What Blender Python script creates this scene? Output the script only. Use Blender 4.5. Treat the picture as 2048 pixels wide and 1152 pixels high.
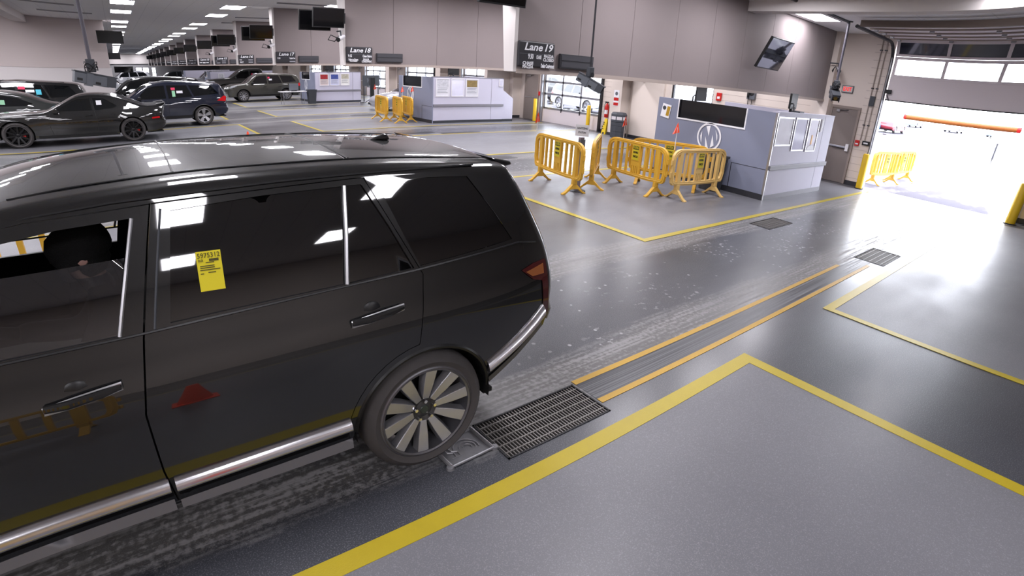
import bpy, bmesh, math, random
from mathutils import Vector, Matrix
from mathutils.geometry import delaunay_2d_cdt
random.seed(7)
PI = math.pi
SC = bpy.context.scene
COL = SC.collection
for o in list(bpy.data.objects): bpy.data.objects.remove(o)

# ------------------------------------------------------------------ camera
# wide-angle phone lens with barrel distortion: x = lane direction, y = across the lanes
def make_camera():
    cd = bpy.data.cameras.new('camera'); co = bpy.data.objects.new('camera', cd); COL.objects.link(co)
    yaw, pitch, roll = (math.radians(a) for a in (51.1527, 22.9032, -3.3478))
    fwd = Vector((math.cos(yaw)*math.cos(pitch), math.sin(yaw)*math.cos(pitch), -math.sin(pitch)))
    rt = Vector((math.sin(yaw), -math.cos(yaw), 0)); dn = fwd.cross(rt)
    r2 = rt*math.cos(roll) + dn*math.sin(roll); d2 = -rt*math.sin(roll) + dn*math.cos(roll)
    m = Matrix((r2, -d2, -fwd)).transposed().to_4x4(); m.translation = (0, 0, 2.25)
    co.matrix_world = m
    cd.type = 'PANO'; cd.sensor_width = 36.0; cd.sensor_fit = 'HORIZONTAL'
    cc = cd.cycles if hasattr(cd, "cycles") else cd
    cc.panorama_type = 'FISHEYE_LENS_POLYNOMIAL'; cc.fisheye_fov = math.radians(170)
    s = 2048/36.0/1071.1535          # mm on the sensor -> pixels/focal length
    k = (1.003174, -0.026417, -0.039828, -0.075627)
    cc.fisheye_polynomial_k0 = 0.0
    for i in range(4): setattr(cc, 'fisheye_polynomial_k%d' % (i+1), -k[i]*s**(i+1))
    cd.clip_start = 0.05; cd.clip_end = 500
    SC.camera = co
make_camera()

# ------------------------------------------------------------------ world, exposure
SC.view_settings.view_transform = 'Standard'; SC.view_settings.look = 'None'
SC.view_settings.gamma = 1.0; SC.view_settings.use_curve_mapping = False
SC.view_settings.exposure = 0.2
SC.cycles.max_bounces = 6; SC.cycles.diffuse_bounces = 3; SC.cycles.glossy_bounces = 4; SC.cycles.transparent_max_bounces = 8; SC.cycles.adaptive_threshold = .04; SC.cycles.caustics_reflective = False; SC.cycles.caustics_refractive = False
W_STRENGTH = 11.0          # bright overcast sky outside the doors
LAMP = 30.0               # ceiling troffers
wd = bpy.data.worlds.new('overcast_sky'); SC.world = wd; wd.use_nodes = True
bg = wd.node_tree.nodes['Background']
bg.inputs[0].default_value = (0.88, 0.91, 1.0, 1); bg.inputs[1].default_value = W_STRENGTH

# ------------------------------------------------------------------ materials
def lin(h):
    if not isinstance(h, str): return tuple(h)
    h = h.lstrip('#'); c = [int(h[i:i+2], 16)/255 for i in (0, 2, 4)]
    return tuple(v/12.92 if v <= .04045 else ((v+.055)/1.055)**2.4 for v in c)
MATS = {}
def mat(name, col='#808080', rough=.5, metal=0., spec=.5, coat=0., emit=None, es=0., noise=None, bump=None, trans=0., alpha=1., ior=1.45):
    """noise=(scale, amount) varies the colour, bump=(scale, strength) gives fine relief"""
    if name in MATS: return MATS[name]
    m = bpy.data.materials.new(name); m.use_nodes = True; nt = m.node_tree; b = nt.nodes['Principled BSDF']
    c = lin(col)
    b.inputs['Base Color'].default_value = (*c, 1); b.inputs['Roughness'].default_value = rough
    b.inputs['Metallic'].default_value = metal; b.inputs['Specular IOR Level'].default_value = spec
    b.inputs['Coat Weight'].default_value = coat; b.inputs['Coat Roughness'].default_value = .03
    b.inputs['Transmission Weight'].default_value = trans; b.inputs['Alpha'].default_value = alpha
    b.inputs['IOR'].default_value = ior
    if emit is not None:
        b.inputs['Emission Color'].default_value = (*lin(emit), 1); b.inputs['Emission Strength'].default_value = es
    if noise or bump: tc = nt.nodes.new('ShaderNodeTexCoord')
    if noise:
        n = nt.nodes.new('ShaderNodeTexNoise'); n.inputs['Scale'].default_value = noise[0]; n.inputs['Detail'].default_value = 5
        nt.links.new(tc.outputs['Object'], n.inputs['Vector'])
        mx = nt.nodes.new('ShaderNodeMix'); mx.data_type = 'RGBA'
        a = noise[1]
        mx.inputs[6].default_value = (*[v*(1-a) for v in c], 1); mx.inputs[7].default_value = (*[min(1, v*(1+a)) for v in c], 1)
        nt.links.new(n.outputs['Fac'], mx.inputs[0]); nt.links.new(mx.outputs[2], b.inputs['Base Color'])
    if bump:
        n = nt.nodes.new('ShaderNodeTexNoise'); n.inputs['Scale'].default_value = bump[0]; n.inputs['Detail'].default_value = 3
        nt.links.new(tc.outputs['Object'], n.inputs['Vector'])
        bp = nt.nodes.new('ShaderNodeBump'); bp.inputs['Strength'].default_value = bump[1]; bp.inputs['Distance'].default_value = .01
        nt.links.new(n.outputs['Fac'], bp.inputs['Height']); nt.links.new(bp.outputs['Normal'], b.inputs['Normal'])
    MATS[name] = m
    return m

class NT:
    """tiny node-graph helper"""
    def __init__(s, m): s.m = m; s.nt = m.node_tree; s.b = s.nt.nodes['Principled BSDF']
    def n(s, t, **kw):
        x = s.nt.nodes.new('ShaderNode'+t)
        for k, v in kw.items(): setattr(x, k, v)
        return x
    def put(s, sock, v):
        if hasattr(v, 'is_linked') or hasattr(v, 'links'): s.nt.links.new(v, sock)
        elif isinstance(v, (tuple, list)): sock.default_value = (*v, 1) if len(v) == 3 and len(sock.default_value) == 4 else v
        else: sock.default_value = v
    def math(s, op, a, b=0., c=0., clamp=False):
        x = s.n('Math', operation=op, use_clamp=clamp)
        for i, v in enumerate((a, b, c)): s.put(x.inputs[i], v)
        return x.outputs[0]
    def xyz(s):
        g = s.n('TexCoord'); x = s.n('SeparateXYZ'); s.nt.links.new(g.outputs['Object'], x.inputs[0]); s.obj = g.outputs['Object']
        return x.outputs
    def noise(s, scale, vec=None, detail=4, stretch=None, rough=.55):
        v = vec or s.obj
        if stretch:
            mp = s.n('Mapping'); mp.inputs['Scale'].default_value = stretch; s.nt.links.new(v, mp.inputs[0]); v = mp.outputs[0]
        x = s.n('TexNoise'); x.inputs['Scale'].default_value = scale; x.inputs['Detail'].default_value = detail; x.inputs['Roughness'].default_value = rough
        s.nt.links.new(v, x.inputs['Vector']); return x.outputs['Fac']
    def ramp(s, v, lo, hi): 
        x = s.n('MapRange', clamp=True); s.put(x.inputs[0], v); x.inputs[1].default_value = lo; x.inputs[2].default_value = hi
        return x.outputs[0]
    def mix(s, f, a, b):
        x = s.n('Mix', data_type='RGBA'); s.put(x.inputs[0], f); s.put(x.inputs[6], a); s.put(x.inputs[7], b); return x.outputs[2]
    def fmix(s, f, a, b):
        x = s.n('Mix', data_type='FLOAT'); s.put(x.inputs[0], f); s.put(x.inputs[2], a); s.put(x.inputs[3], b); return x.outputs[0]
    def bump(s, h, st=.3, dist=.01):
        x = s.n('Bump'); x.inputs['Strength'].default_value = st; x.inputs['Distance'].default_value = dist; s.put(x.inputs['Height'], h)
        s.nt.links.new(x.outputs[0], s.b.inputs['Normal'])

# ------------------------------------------------------------------ mesh helpers
class MB:
    def __init__(s): s.v = []; s.f = []
    def add(s, vs, fs):
        o = len(s.v); s.v += [tuple(p) for p in vs]; s.f += [tuple(i+o for i in f) for f in fs]; return s
    def box(s, x0, x1, y0, y1, z0, z1):
        return s.add([(x0,y0,z0),(x1,y0,z0),(x1,y1,z0),(x0,y1,z0),(x0,y0,z1),(x1,y0,z1),(x1,y1,z1),(x0,y1,z1)],
                     [(0,3,2,1),(4,5,6,7),(0,1,5,4),(1,2,6,5),(2,3,7,6),(3,0,4,7)])
    def prism(s, poly, axis, a, b):
        """2-D polygon extruded along an axis; poly in the other two axes in cyclic xyz order kept as (u,v)"""
        n = len(poly); ar = sum(poly[i][0]*poly[(i+1)%n][1]-poly[(i+1)%n][0]*poly[i][1] for i in range(n))
        if ar < 0: poly = poly[::-1]
        def P(u, v, w): return (w,u,v) if axis == 'x' else (u,w,v) if axis == 'y' else (u,v,w)
        if axis == 'y': a, b = b, a
        return s.add([P(u,v,a) for u,v in poly]+[P(u,v,b) for u,v in poly],
                     [tuple(range(n))[::-1], tuple(range(n,2*n))]+[(i,(i+1)%n,n+(i+1)%n,n+i) for i in range(n)])
    def cyl(s, p0, p1, r, n=12, r1=None, caps=True):
        p0, p1 = Vector(p0), Vector(p1); d = (p1-p0).normalized(); u = d.orthogonal().normalized(); w = d.cross(u); r1 = r if r1 is None else r1
        vs = [p0+(u*math.cos(2*PI*i/n)+w*math.sin(2*PI*i/n))*r for i in range(n)]+[p1+(u*math.cos(2*PI*i/n)+w*math.sin(2*PI*i/n))*r1 for i in range(n)]
        fs = [(i,(i+1)%n,n+(i+1)%n,n+i) for i in range(n)]
        if caps: fs += [tuple(range(n))[::-1], tuple(range(n,2*n))]
        return s.add(vs, fs)
    def tube(s, path, r, n=8, closed=False):
        path = [Vector(p) for p in path]; m = len(path); vs = []; u = None
        for i, p in enumerate(path):
            a = path[(i-1)%m] if closed or i else p; b = path[(i+1)%m] if closed or i < m-1 else p
            d = (b-a).normalized()
            if u is None: u = d.orthogonal().normalized()
            else:
                u = (u-d*u.dot(d)); u = u.normalized() if u.length > 1e-6 else d.orthogonal().normalized()
            w = d.cross(u)
            rr = r[i] if isinstance(r, (list, tuple)) else r
            vs += [p+(u*math.cos(2*PI*k/n)+w*math.sin(2*PI*k/n))*rr for k in range(n)]
        fs = []
        for i in range(m if closed else m-1):
            j = (i+1)%m; fs += [(i*n+k, i*n+(k+1)%n, j*n+(k+1)%n, j*n+k) for k in range(n)]
        if not closed: fs += [tuple(range(n))[::-1], tuple(range((m-1)*n, m*n))]
        return s.add(vs, fs)
    def lathe(s, prof, c, axis='z', n=24, a0=0., a1=2*PI):
        """profile (radius, height) turned about an axis through c"""
        full = abs(a1-a0-2*PI) < 1e-6; m = n if full else n+1; vs = []
        for i in range(m):
            a = a0+(a1-a0)*i/n; ca, sa = math.cos(a), math.sin(a)
            for r, h in prof:
                q = (r*ca, r*sa, h) if axis == 'z' else (r*ca, h, r*sa) if axis == 'y' else (h, r*ca, r*sa)
                vs.append((c[0]+q[0], c[1]+q[1], c[2]+q[2]))
        k = len(prof); fs = []
        for i in range(n):
            j = (i+1)%m
            for t in range(k-1):
                f = (i*k+t, j*k+t, j*k+t+1, i*k+t+1); fs.append(f if axis != 'y' else f[::-1])
        return s.add(vs, fs)
    def quad(s, *p): return s.add(p, [tuple(range(len(p)))])
    def xf(s, M):
        s.v = [tuple(M @ Vector(p)) for p in s.v]; return s
    def join(s, o): return s.add(o.v, o.f)
    def build(s, name, m, parent=None, smooth=False, bevel=0., org=None, fix=False, merge=False, angle=35):
        me = bpy.data.meshes.new(name)
        if org is not None: s.v = [(p[0]-org[0], p[1]-org[1], p[2]-org[2]) for p in s.v]
        me.from_pydata(s.v, [], s.f)
        if fix or merge:
            bm = bmesh.new(); bm.from_mesh(me)
            if merge: bmesh.ops.remove_doubles(bm, verts=bm.verts, dist=1e-4)
            if fix: bmesh.ops.recalc_face_normals(bm, faces=bm.faces)
            bm.to_mesh(me); bm.free()
        if smooth:
            for p in me.polygons: p.use_smooth = True
            me.set_sharp_from_angle(angle=math.radians(angle))
        me.materials.append(m)
        o = bpy.data.objects.new(name, me); COL.objects.link(o)
        if parent: o.parent = parent
        if bevel:
            b = o.modifiers.new('bevel', 'BEVEL'); b.width = bevel; b.segments = 2; b.limit_method = 'ANGLE'; b.angle_limit = .6
        return o
def tag(o, label=None, cat=None, group=None, kind=None):
    if label: o['label'] = label
    if cat: o['category'] = cat
    if group: o['group'] = group
    if kind: o['kind'] = kind
    return o
def thing(name, label, cat, loc=(0,0,0), rz=0., group=None):
    o = bpy.data.objects.new(name, None); COL.objects.link(o); o.empty_display_size = .1
    o.location = loc; o.rotation_euler = (0, 0, rz)
    return tag(o, label, cat, group)
def dup(root, loc=None, rz=None, label=None, group=None, parent=None):
    r = root.copy(); COL.objects.link(r); r.parent = parent
    for ch in list(root.children): dup(ch, parent=r)
    if loc is not None: r.location = loc
    if rz is not None: r.rotation_euler = (0, 0, rz)
    if label: r['label'] = label
    if group: r['group'] = group
    return r
def text(body, size, m, parent, loc, rot, name='lettering', shear=0., width=None, bold=0., align='CENTER', depth=.001):
    c = bpy.data.curves.new(name, 'FONT'); c.body = body; c.size = size; c.shear = shear; c.align_x = align; c.align_y = 'CENTER'
    c.offset = bold*size; c.extrude = depth; c.resolution_u = 2
    o = bpy.data.objects.new(name, c); COL.objects.link(o); c.materials.append(m)
    dg = bpy.context.evaluated_depsgraph_get(); me = bpy.data.meshes.new_from_object(o.evaluated_get(dg)); me.name = name
    bpy.data.objects.remove(o); bpy.data.curves.remove(c)
    o = bpy.data.objects.new(name, me); COL.objects.link(o); o.parent = parent
    if width and len(me.vertices):
        xs = [v.co.x for v in me.vertices]; w = max(xs)-min(xs); k = width/w
        for v in me.vertices: v.co.x *= k
    o.location = loc; o.rotation_euler = rot
    if ' ' in body or ':' in body or '.' in body: o['kind'] = 'stuff'      # a printed line of several words, too small to pick apart
    return o
FY = (PI/2, 0, 0)            # text facing -y
FX = (PI/2, 0, -PI/2)        # text facing -x
def chaikin(p, n=2, closed=True):
    for _ in range(n):
        q = []; m = len(p)
        for i in range(m if closed else m-1):
            a, b = p[i], p[(i+1)%m]
            q += [tuple(a[k]*.75+b[k]*.25 for k in range(len(a))), tuple(a[k]*.25+b[k]*.75 for k in range(len(a)))]
        p = q if closed else [p[0]]+q+[p[-1]]
    return p
def inside(p, poly):
    x, y = p; c = False; j = len(poly)-1
    for i in range(len(poly)):
        xi, yi = poly[i]; xj, yj = poly[j]
        if (yi > y) != (yj > y) and x < (xj-xi)*(y-yi)/(yj-yi)+xi: c = not c
        j = i
    return c
def resample(poly, d, closed=True):
    out = []; m = len(poly)
    for i in range(m if closed else m-1):
        a, b = Vector(poly[i]), Vector(poly[(i+1)%m]); k = max(1, math.ceil((b-a).length/d))
        out += [tuple(a.lerp(b, t/k)) for t in range(k)]
    if not closed: out.append(tuple(poly[-1]))
    return out
def sheet(mb, outer, holes, d, fn, flip=False):
    """triangulated patch of a (u,v) outline with holes, mapped by fn(u,v)->xyz"""
    loops = [outer]+list(holes); vs = []; es = []
    for L in loops:
        o = len(vs); vs += [Vector(p) for p in L]; es += [(o+i, o+(i+1)%len(L)) for i in range(len(L))]
    us = [p[0] for p in outer]; ws = [p[1] for p in outer]
    u = min(us)+d*.5
    while u < max(us):
        w = min(ws)+d*.5
        while w < max(ws):
            if inside((u, w), outer) and not any(inside((u, w), h) for h in holes):
                if min((Vector(q)-Vector((u, w))).length_squared for L in loops for q in L) > (d*.55)**2: vs.append(Vector((u, w)))
            w += d
        u += d
    V, E, F, *_ = delaunay_2d_cdt(vs, es, [], 0, 1e-6)
    fs = []
    for f in F:
        c = sum((V[i] for i in f), Vector((0, 0)))/len(f)
        if inside(c, outer) and not any(inside(c, h) for h in holes): fs.append(tuple(f)[::-1] if flip else tuple(f))
    return mb.add([fn(p[0], p[1]) for p in V], fs)

# ------------------------------------------------------------------ shared materials
M_SOFFIT = mat('soffit_paint', '#857b7b', .75, noise=(1.2, .04))
M_SOFFIT_END = mat('pale_lit_end_tone', '#dcd6d4', .7)  # lit look of the end caps put into the colour; beams share it
M_TRIM = mat('soffit_trim', '#a3968f', .7)
M_WALL = mat('wall_block_paint', '#d8ccc3', .75, noise=(.8, .03), bump=(60, .08))
M_BASE = mat('rubber_base', '#2f3036', .5)
M_DOORP = mat('door_paint', '#8f827b', .55)
M_ALU = mat('aluminium', '#9a9a9e', .4, metal=.7)
M_STEEL = mat('dark_steel', '#3a3a3e', .45, metal=.6)
M_BLACK = mat('black_plastic', '#141416', .45)
M_DGREY = mat('dark_grey_plastic', '#3d4046', .55)
M_GREYP = mat('grey_housing', '#5d6168', .45)
M_WHITE = mat('white_enamel', '#d8d6da', .45)
M_PRINT = mat('print_white', '#e9e9ee', .6)
M_YEL = mat('bollard_yellow', '#d9b21c', .45, noise=(6, .06))
M_RED = mat('safety_red', '#c01c18', .4)
M_ORANGE = mat('safety_orange', '#f0481c', .5)
M_SCREEN = mat('dark_screen', '#0b0b0d', .08, spec=.6)
M_MIRROR = mat('glossy_screen', '#2a2a38', .06, spec=1.0, coat=.6)
M_SILVER = mat('satin_silver', '#b5b5b8', .3, metal=.9)

def glass_mat(name, tint, clear):
    """thin pane: mostly see-through, with a mirror-like skin"""
    m = bpy.data.materials.new(name); m.use_nodes = True; nt = m.node_tree; out = nt.nodes['Material Output']
    nt.nodes.remove(nt.nodes['Principled BSDF'])
    t = nt.nodes.new('ShaderNodeBsdfTransparent'); t.inputs[0].default_value = (*tint, 1)
    g = nt.nodes.new('ShaderNodeBsdfGlossy'); g.inputs['Roughness'].default_value = .02; g.inputs['Color'].default_value = (.9, .9, .95, 1)
    f = nt.nodes.new('ShaderNodeLayerWeight'); p = nt.nodes.new('ShaderNodeMath'); p.operation = 'POWER'; p.inputs[1].default_value = 4.
    nt.links.new(f.outputs['Facing'], p.inputs[0])
    a = nt.nodes.new('ShaderNodeMath'); a.operation = 'MULTIPLY_ADD'; a.inputs[1].default_value = .8; a.inputs[2].default_value = 1-clear
    nt.links.new(p.outputs[0], a.inputs[0])
    x = nt.nodes.new('ShaderNodeMixShader')
    nt.links.new(a.outputs[0], x.inputs[0]); nt.links.new(t.outputs[0], x.inputs[1]); nt.links.new(g.outputs[0], x.inputs[2])
    nt.links.new(x.outputs[0], out.inputs[0]); return m
M_PANE = glass_mat('window_glass', (.96, .98, .98), .96)
M_TINT = glass_mat('tinted_glass', (.36, .38, .38), .86)

def epoxy(name, dark, light, rlo, rhi, grain, stains):
    m = mat(name, '#404040', .3); q = NT(m); x, y, z = q.xyz()
    n1 = q.noise(.45, detail=3); n2 = q.noise(grain, detail=2)
    col = q.mix(q.ramp(n1, .3, .7), lin(dark), lin(light))
    col = q.mix(q.math('MULTIPLY', q.ramp(n2, .52, .75), .22), col, (.55, .55, .58))
    rg = q.fmix(q.ramp(q.noise(.8, detail=3, stretch=(.6, 1.6, 1)), .35, .65), rlo, rhi)
    if stains:
        # dried road salt along the wheel tracks of each lane (tracks 1 m either side of the lane middle)
        lane = q.math('SUBTRACT', q.math('MODULO', q.math('ADD', y, 60.5-3.175+3.375), 6.75), 3.375)   # signed distance from lane middle
        d = q.math('ABSOLUTE', q.math('SUBTRACT', q.math('ABSOLUTE', lane), .93))
        edge = q.math('ADD', d, q.math('MULTIPLY', q.math('SUBTRACT', q.noise(1.4, detail=5, stretch=(.5, 2.2, 1)), .5), .75))
        band = q.math('SUBTRACT', 1., q.ramp(edge, .14, .36), clamp=True)
        streak = q.noise(3., detail=4, stretch=(.25, 9, 1))
        grit = q.noise(26., detail=4)
        salt = q.math('MULTIPLY', band, q.ramp(q.math('ADD', q.math('MULTIPLY', streak, .6), q.math('MULTIPLY', grit, .5)), .5, .62))
        vor = q.n('TexVoronoi'); vor.inputs['Scale'].default_value = 6.5; q.nt.links.new(q.obj, vor.inputs['Vector'])
        sp = q.math('MULTIPLY', q.math('SUBTRACT', 1., q.ramp(q.math('ADD', vor.outputs['Distance'], q.math('MULTIPLY', grit, .12)), .14, .2)),
                    q.ramp(q.noise(.9, detail=3), .40, .5))
        sp = q.math('MAXIMUM', sp, q.math('MULTIPLY', q.ramp(q.noise(13., detail=3), .60, .65), q.ramp(q.noise(.7, detail=2), .5, .62)))
        near = q.math('SUBTRACT', 1., q.ramp(q.math('ABSOLUTE', lane), .9, 1.35), clamp=True)
        sp = q.math('MULTIPLY', sp, near)
        salt = q.math('MAXIMUM', q.math('MULTIPLY', salt, .9), q.math('MULTIPLY', sp, .9))
        col = q.mix(salt, col, lin('#a5a4a7')); rg = q.fmix(salt, rg, .75); ct = q.math('MULTIPLY', q.math('SUBTRACT', 1., salt), .6)
        tread = q.math('MULTIPLY', q.math('SUBTRACT', 1., q.ramp(d, .06, .22), clamp=True), q.ramp(q.noise(2.2, detail=5, stretch=(.15, 14, 1)), .5, .62))
        col = q.mix(q.math('MULTIPLY', tread, .55), col, lin('#1b1b1e'))
        col = q.mix(q.math('MULTIPLY', band, .5), col, lin('#66635f'))
    q.put(q.b.inputs['Base Color'], col); q.put(q.b.inputs['Roughness'], rg)
    q.b.inputs['Coat Weight'].default_value = .4 if stains else .1; q.b.inputs['Coat Roughness'].default_value = .25 if stains else .3
    if stains: q.put(q.b.inputs['Coat Weight'], ct)
    q.bump(q.math('ADD', q.math('MULTIPLY', q.noise(70., detail=2), .6), q.math('MULTIPLY', q.noise(.9, detail=2), .8)), .13, .006)
    return m
M_FLOOR = epoxy('dark_epoxy', '#2b2d33', '#383a41', .38, .5, 130, True)
M_ISLE = epoxy('light_epoxy', '#626267', '#6d6d72', .38, .5, 160, False)
M_STRIPE = mat('stripe_yellow', '#a8951b', .38, noise=(9, .07), bump=(120, .1))
M_STRIPE2 = mat('stripe_amber', '#b08a24', .42, noise=(7, .1))

def struct(name, mb, m, **k): return tag(mb.build(name, m, **k), kind='structure')
def cells(mb, us, ws, holes, fn):
    us = sorted(set(us+[h[0] for h in holes]+[h[1] for h in holes])); ws = sorted(set(ws+[h[2] for h in holes]+[h[3] for h in holes]))
    for i in range(len(us)-1):
        for j in range(len(ws)-1):
            cu, cw = (us[i]+us[i+1])/2, (ws[j]+ws[j+1])/2
            if not any(h[0] < cu < h[1] and h[2] < cw < h[3] for h in holes): fn(us[i], us[i+1], ws[j], ws[j+1])

# ------------------------------------------------------------------ floor, islands, stripes
PITS = [(1.655, 2.575, 1.985, 2.395), (8.72, 9.68, 1.96, 2.42), (8.79, 9.74, 3.93, 4.34)]
fb = MB(); cells(fb, [-16., 16.7], [-9., 108.], PITS, lambda a, b, c, d: fb.quad((a,c,0),(b,c,0),(b,d,0),(a,d,0)))
floor = struct('floor', fb, M_FLOOR)
pit = MB()
for a, b, c, d in PITS: 
    pit.quad((a,c,-.3),(b,c,-.3),(b,d,-.3),(a,d,-.3))
    for p, q_ in (((a,c),(b,c)),((b,c),(b,d)),((b,d),(a,d)),((a,d),(a,c))): pit.quad((*p,0),(*p,-.3),(*q_,-.3),(*q_,0))
tag(pit.build('drain_pit', mat('pit_concrete', '#26221f', .9), floor))
ROWS = [(-2.4,1.86),(4.52,9.03),(11.62,15.97),(18.35,22.45),(24.75,28.6),(31.4,35.3),(38.1,42.1),(44.9,48.9),(51.6,55.6),(58.4,62.4)]
def isle(x0, x1, y0, y1, w=.105, open_right=False):
    p = MB().quad((x0,y0,.003),(x1,y0,.003),(x1,y1,.003),(x0,y1,.003)).build('island_panel', M_ISLE, floor)
    def st(a, b, c, d): MB().box(a,b,c,d,.003,.006).build('yellow_stripe', M_STRIPE, floor)
    st(x0, x1, y0, y0+w); st(x0, x1, y1-w, y1)
    if x0 > -10: st(x0, x0+w, y0+w, y1-w)
    if x1 < 15: st(x1-w, x1, y0+w, y1-w)
for i, (a, b) in enumerate(ROWS):
    isle(-15.9, 4.25 if i == 0 else 4.06, a, b, .125 if i == 0 else .105)
    isle(6.08 if i == 0 else 6.05, 16.0 if i else 15.6, a, b)
# amber guide stripes beside the wheel channel and the tread-marked channel itself
for y0, y1, x1 in ((2.375,2.43,8.0),(2.09,2.145,8.5)): MB().box(2.6, x1, y0, y1, .0, .004).build('guide_stripe', M_STRIPE2, floor)
mt = mat('tread_channel', '#55565b', .45); q = NT(mt); X = q.xyz()
lines = q.ramp(q.noise(4., detail=6, stretch=(.06, 16, 1)), .45, .6)
q.put(q.b.inputs['Base Color'], q.mix(lines, lin('#303136'), lin('#6a6b6e'))); q.put(q.b.inputs['Roughness'], q.fmix(lines, .3, .55))
MB().quad((2.6,2.145,.002),(8.7,2.145,.002),(8.7,2.375,.002),(2.6,2.375,.002)).build('wheel_channel', mt, floor)

# ------------------------------------------------------------------ ceiling and walls
cm = mat('ceiling_tile', '#98979b', .85); q = NT(cm); x, y, z = q.xyz()
gx = q.math('ABSOLUTE', q.math('SUBTRACT', q.math('FRACT', q.math('MULTIPLY', x, 1/.61)), .5)); gy = q.math('ABSOLUTE', q.math('SUBTRACT', q.math('FRACT', q.math('MULTIPLY', y, 1/1.22)), .5))
gr = q.math('MAXIMUM', q.ramp(gx, .485, .495), q.ramp(gy, .492, .498))
q.put(q.b.inputs['Base Color'], q.mix(q.math('MULTIPLY', gr, .35), lin('#f4f3f4'), lin('#a9a7a9')))
CZ = 4.12
cb = MB(); cb.box(-16.2, 16.9, -9.2, 108.2, CZ, CZ+.2); struct('ceiling', cb, cm)
WX = 16.5
GD = [15.45+6.75*k for k in range(0, 6)]      # left edges of closed overhead doors in the right wall
holes = [(1.2, 4.9, -1, 3.95), (10.3, 12.05, 1.35, 2.6)]
for g in GD: holes.append((g, g+3.6, -1, 2.75))
wr = MB(); cells(wr, [-9., 108.], [0., 4.2], holes, lambda a, b, c, d: wr.box(WX, WX+.25, a, b, c, d)); struct('wall_right', wr, M_WALL)
struct('wall_near', MB().box(-16.2, 16.75, -9.2, -9., 0, 4.2), M_WALL)
lh = [(6.75*k+3.0, 6.75*k+6.0, 0.9, 3.0) for k in range(-1, 14)]
wl = MB(); cells(wl, [-9., 108.], [0., 4.2], [], lambda a, b, c, d: wl.box(-16.2, -16., a, b, c, d)); struct('wall_left', wl, M_WALL)
wf = MB(); fh = [(2.1,2.7,.25,1.9),(3.2,4.0,.25,1.9),(4.25,5.05,.25,1.9),(5.6,6.1,.25,1.9)]
cells(wf, [-16., 16.5], [0., 4.2], fh, lambda a, b, c, d: wf.box(a, b, 106., 106.25, c, d)); struct('wall_far', wf, mat('far_wall_paint', '#a3a2a5', .8))
struct('trim_1', MB().box(-16, 16.5, 105.8, 106., 2.55, 4.12), M_SOFFIT_END)
for i, h in enumerate(fh):
    w = tag(MB().box(h[0], h[1], 106.1, 106.12, h[2], h[3]).build('window_%d' % (i+2), M_PANE), kind='structure')
    MB().box(h[0], h[1], 106.05, 106.15, 1.05, 1.15).build('window_bar', M_ALU, w); MB().box((h[0]+h[1])/2-.03, (h[0]+h[1])/2+.03, 106.05, 106.15, h[2], h[3]).build('window_bar', M_ALU, w)
# block-wall pilasters and piers on the right wall
def pier(a, b, d, z=CZ, m=M_WALL):
    p = struct('pier', MB().box(WX-d, WX, a, b, 0, z), m); MB().box(WX-d-.012, WX, a-.012, b+.012, 0, .12).build('rubber_base', M_BASE, p); return p
pier(6.25, 6.75, .35); pier(13.95, 14.5, .5); pier(12.3, 13.75, .12)
for k in range(1, 8):
    pier(13.95+6.75*k, 14.5+6.75*k, .5)
for i, (a, b) in enumerate(((4.9, 5.42), (6.42, 10.25), (14.55, 15.35), (19.1, 19.3), (-9, 1.15))):
    struct('baseboard_%d' % i, MB().box(WX-.02, WX, a, b, 0, .12), M_BASE)
# courses of the painted block wall: shallow joints near the doors
for z in [.203*i for i in range(1, 20)]:
    for a, b in ((5.0, 5.4), (6.8, 10.2), (14.5, 15.35)):
        MB().box(WX-.002, WX, a, b, z, z+.008).build('block_joint', M_TRIM, bpy.data.objects['wall_right'])

# ------------------------------------------------------------------ soffits over the lanes
NL = 15
ORD = ['first', 'second', 'third', 'fourth', 'fifth', 'sixth', 'seventh', 'eighth', 'ninth', 'tenth', 'eleventh', 'twelfth', 'thirteenth', 'fourteenth', 'fifteenth']
SY = [6.4+6.75*k for k in range(NL)]
for k, y in enumerate(SY):
    s = bpy.data.objects.new('trim_%d' % (k+2), None); COL.objects.link(s); s.location = (4.95, y, 2.22); tag(s, kind='structure')
    o = s.location
    x0 = 4.99; n = 9 if k < 3 else 1; w = (WX-x0-(.36 if k == 0 else 0))/n
    for i in range(n):
        g = .004 if n > 1 else 0
        mb = MB(); mb.prism([(y,2.26),(y+.2,2.26),(y+.4,4.12),(y,4.12)], 'x', x0+i*w+g, x0+(i+1)*w-g); mb.build('soffit_panel', M_SOFFIT, s, org=o)
    MB().prism([(y-.005,2.22),(y+.21,2.22),(y+.42,4.12),(y-.005,4.12)], 'x', 4.93, 4.99).build('end_cap', M_SOFFIT_END, s, org=o)
    MB().box(4.99, WX-(.36 if k == 0 else 0), y-.015, y+.2, 2.2, 2.262).build('bottom_trim', M_TRIM, s, org=o)
# soffit and wall of the left block, far behind the black coupe
s = struct('trim_20', MB().box(-15.9, -.14, 29., 29.3, 2.17, 4.12), mat('left_soffit_paint', '#d2c6c4', .75))
struct('wall_partition', MB().box(-15.9, -.1, 29.02, 29.3, 0, 2.17), mat('partition_paint', '#e2dcdc', .7))
struct('trim_21', MB().box(-3.1, -2.7, 14., 29., 3.86, 4.12), M_SOFFIT_END)
struct('trim_22', MB().box(11.15, 11.5, 0.2, 6.4, 3.9, 4.12), M_SOFFIT_END)

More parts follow.
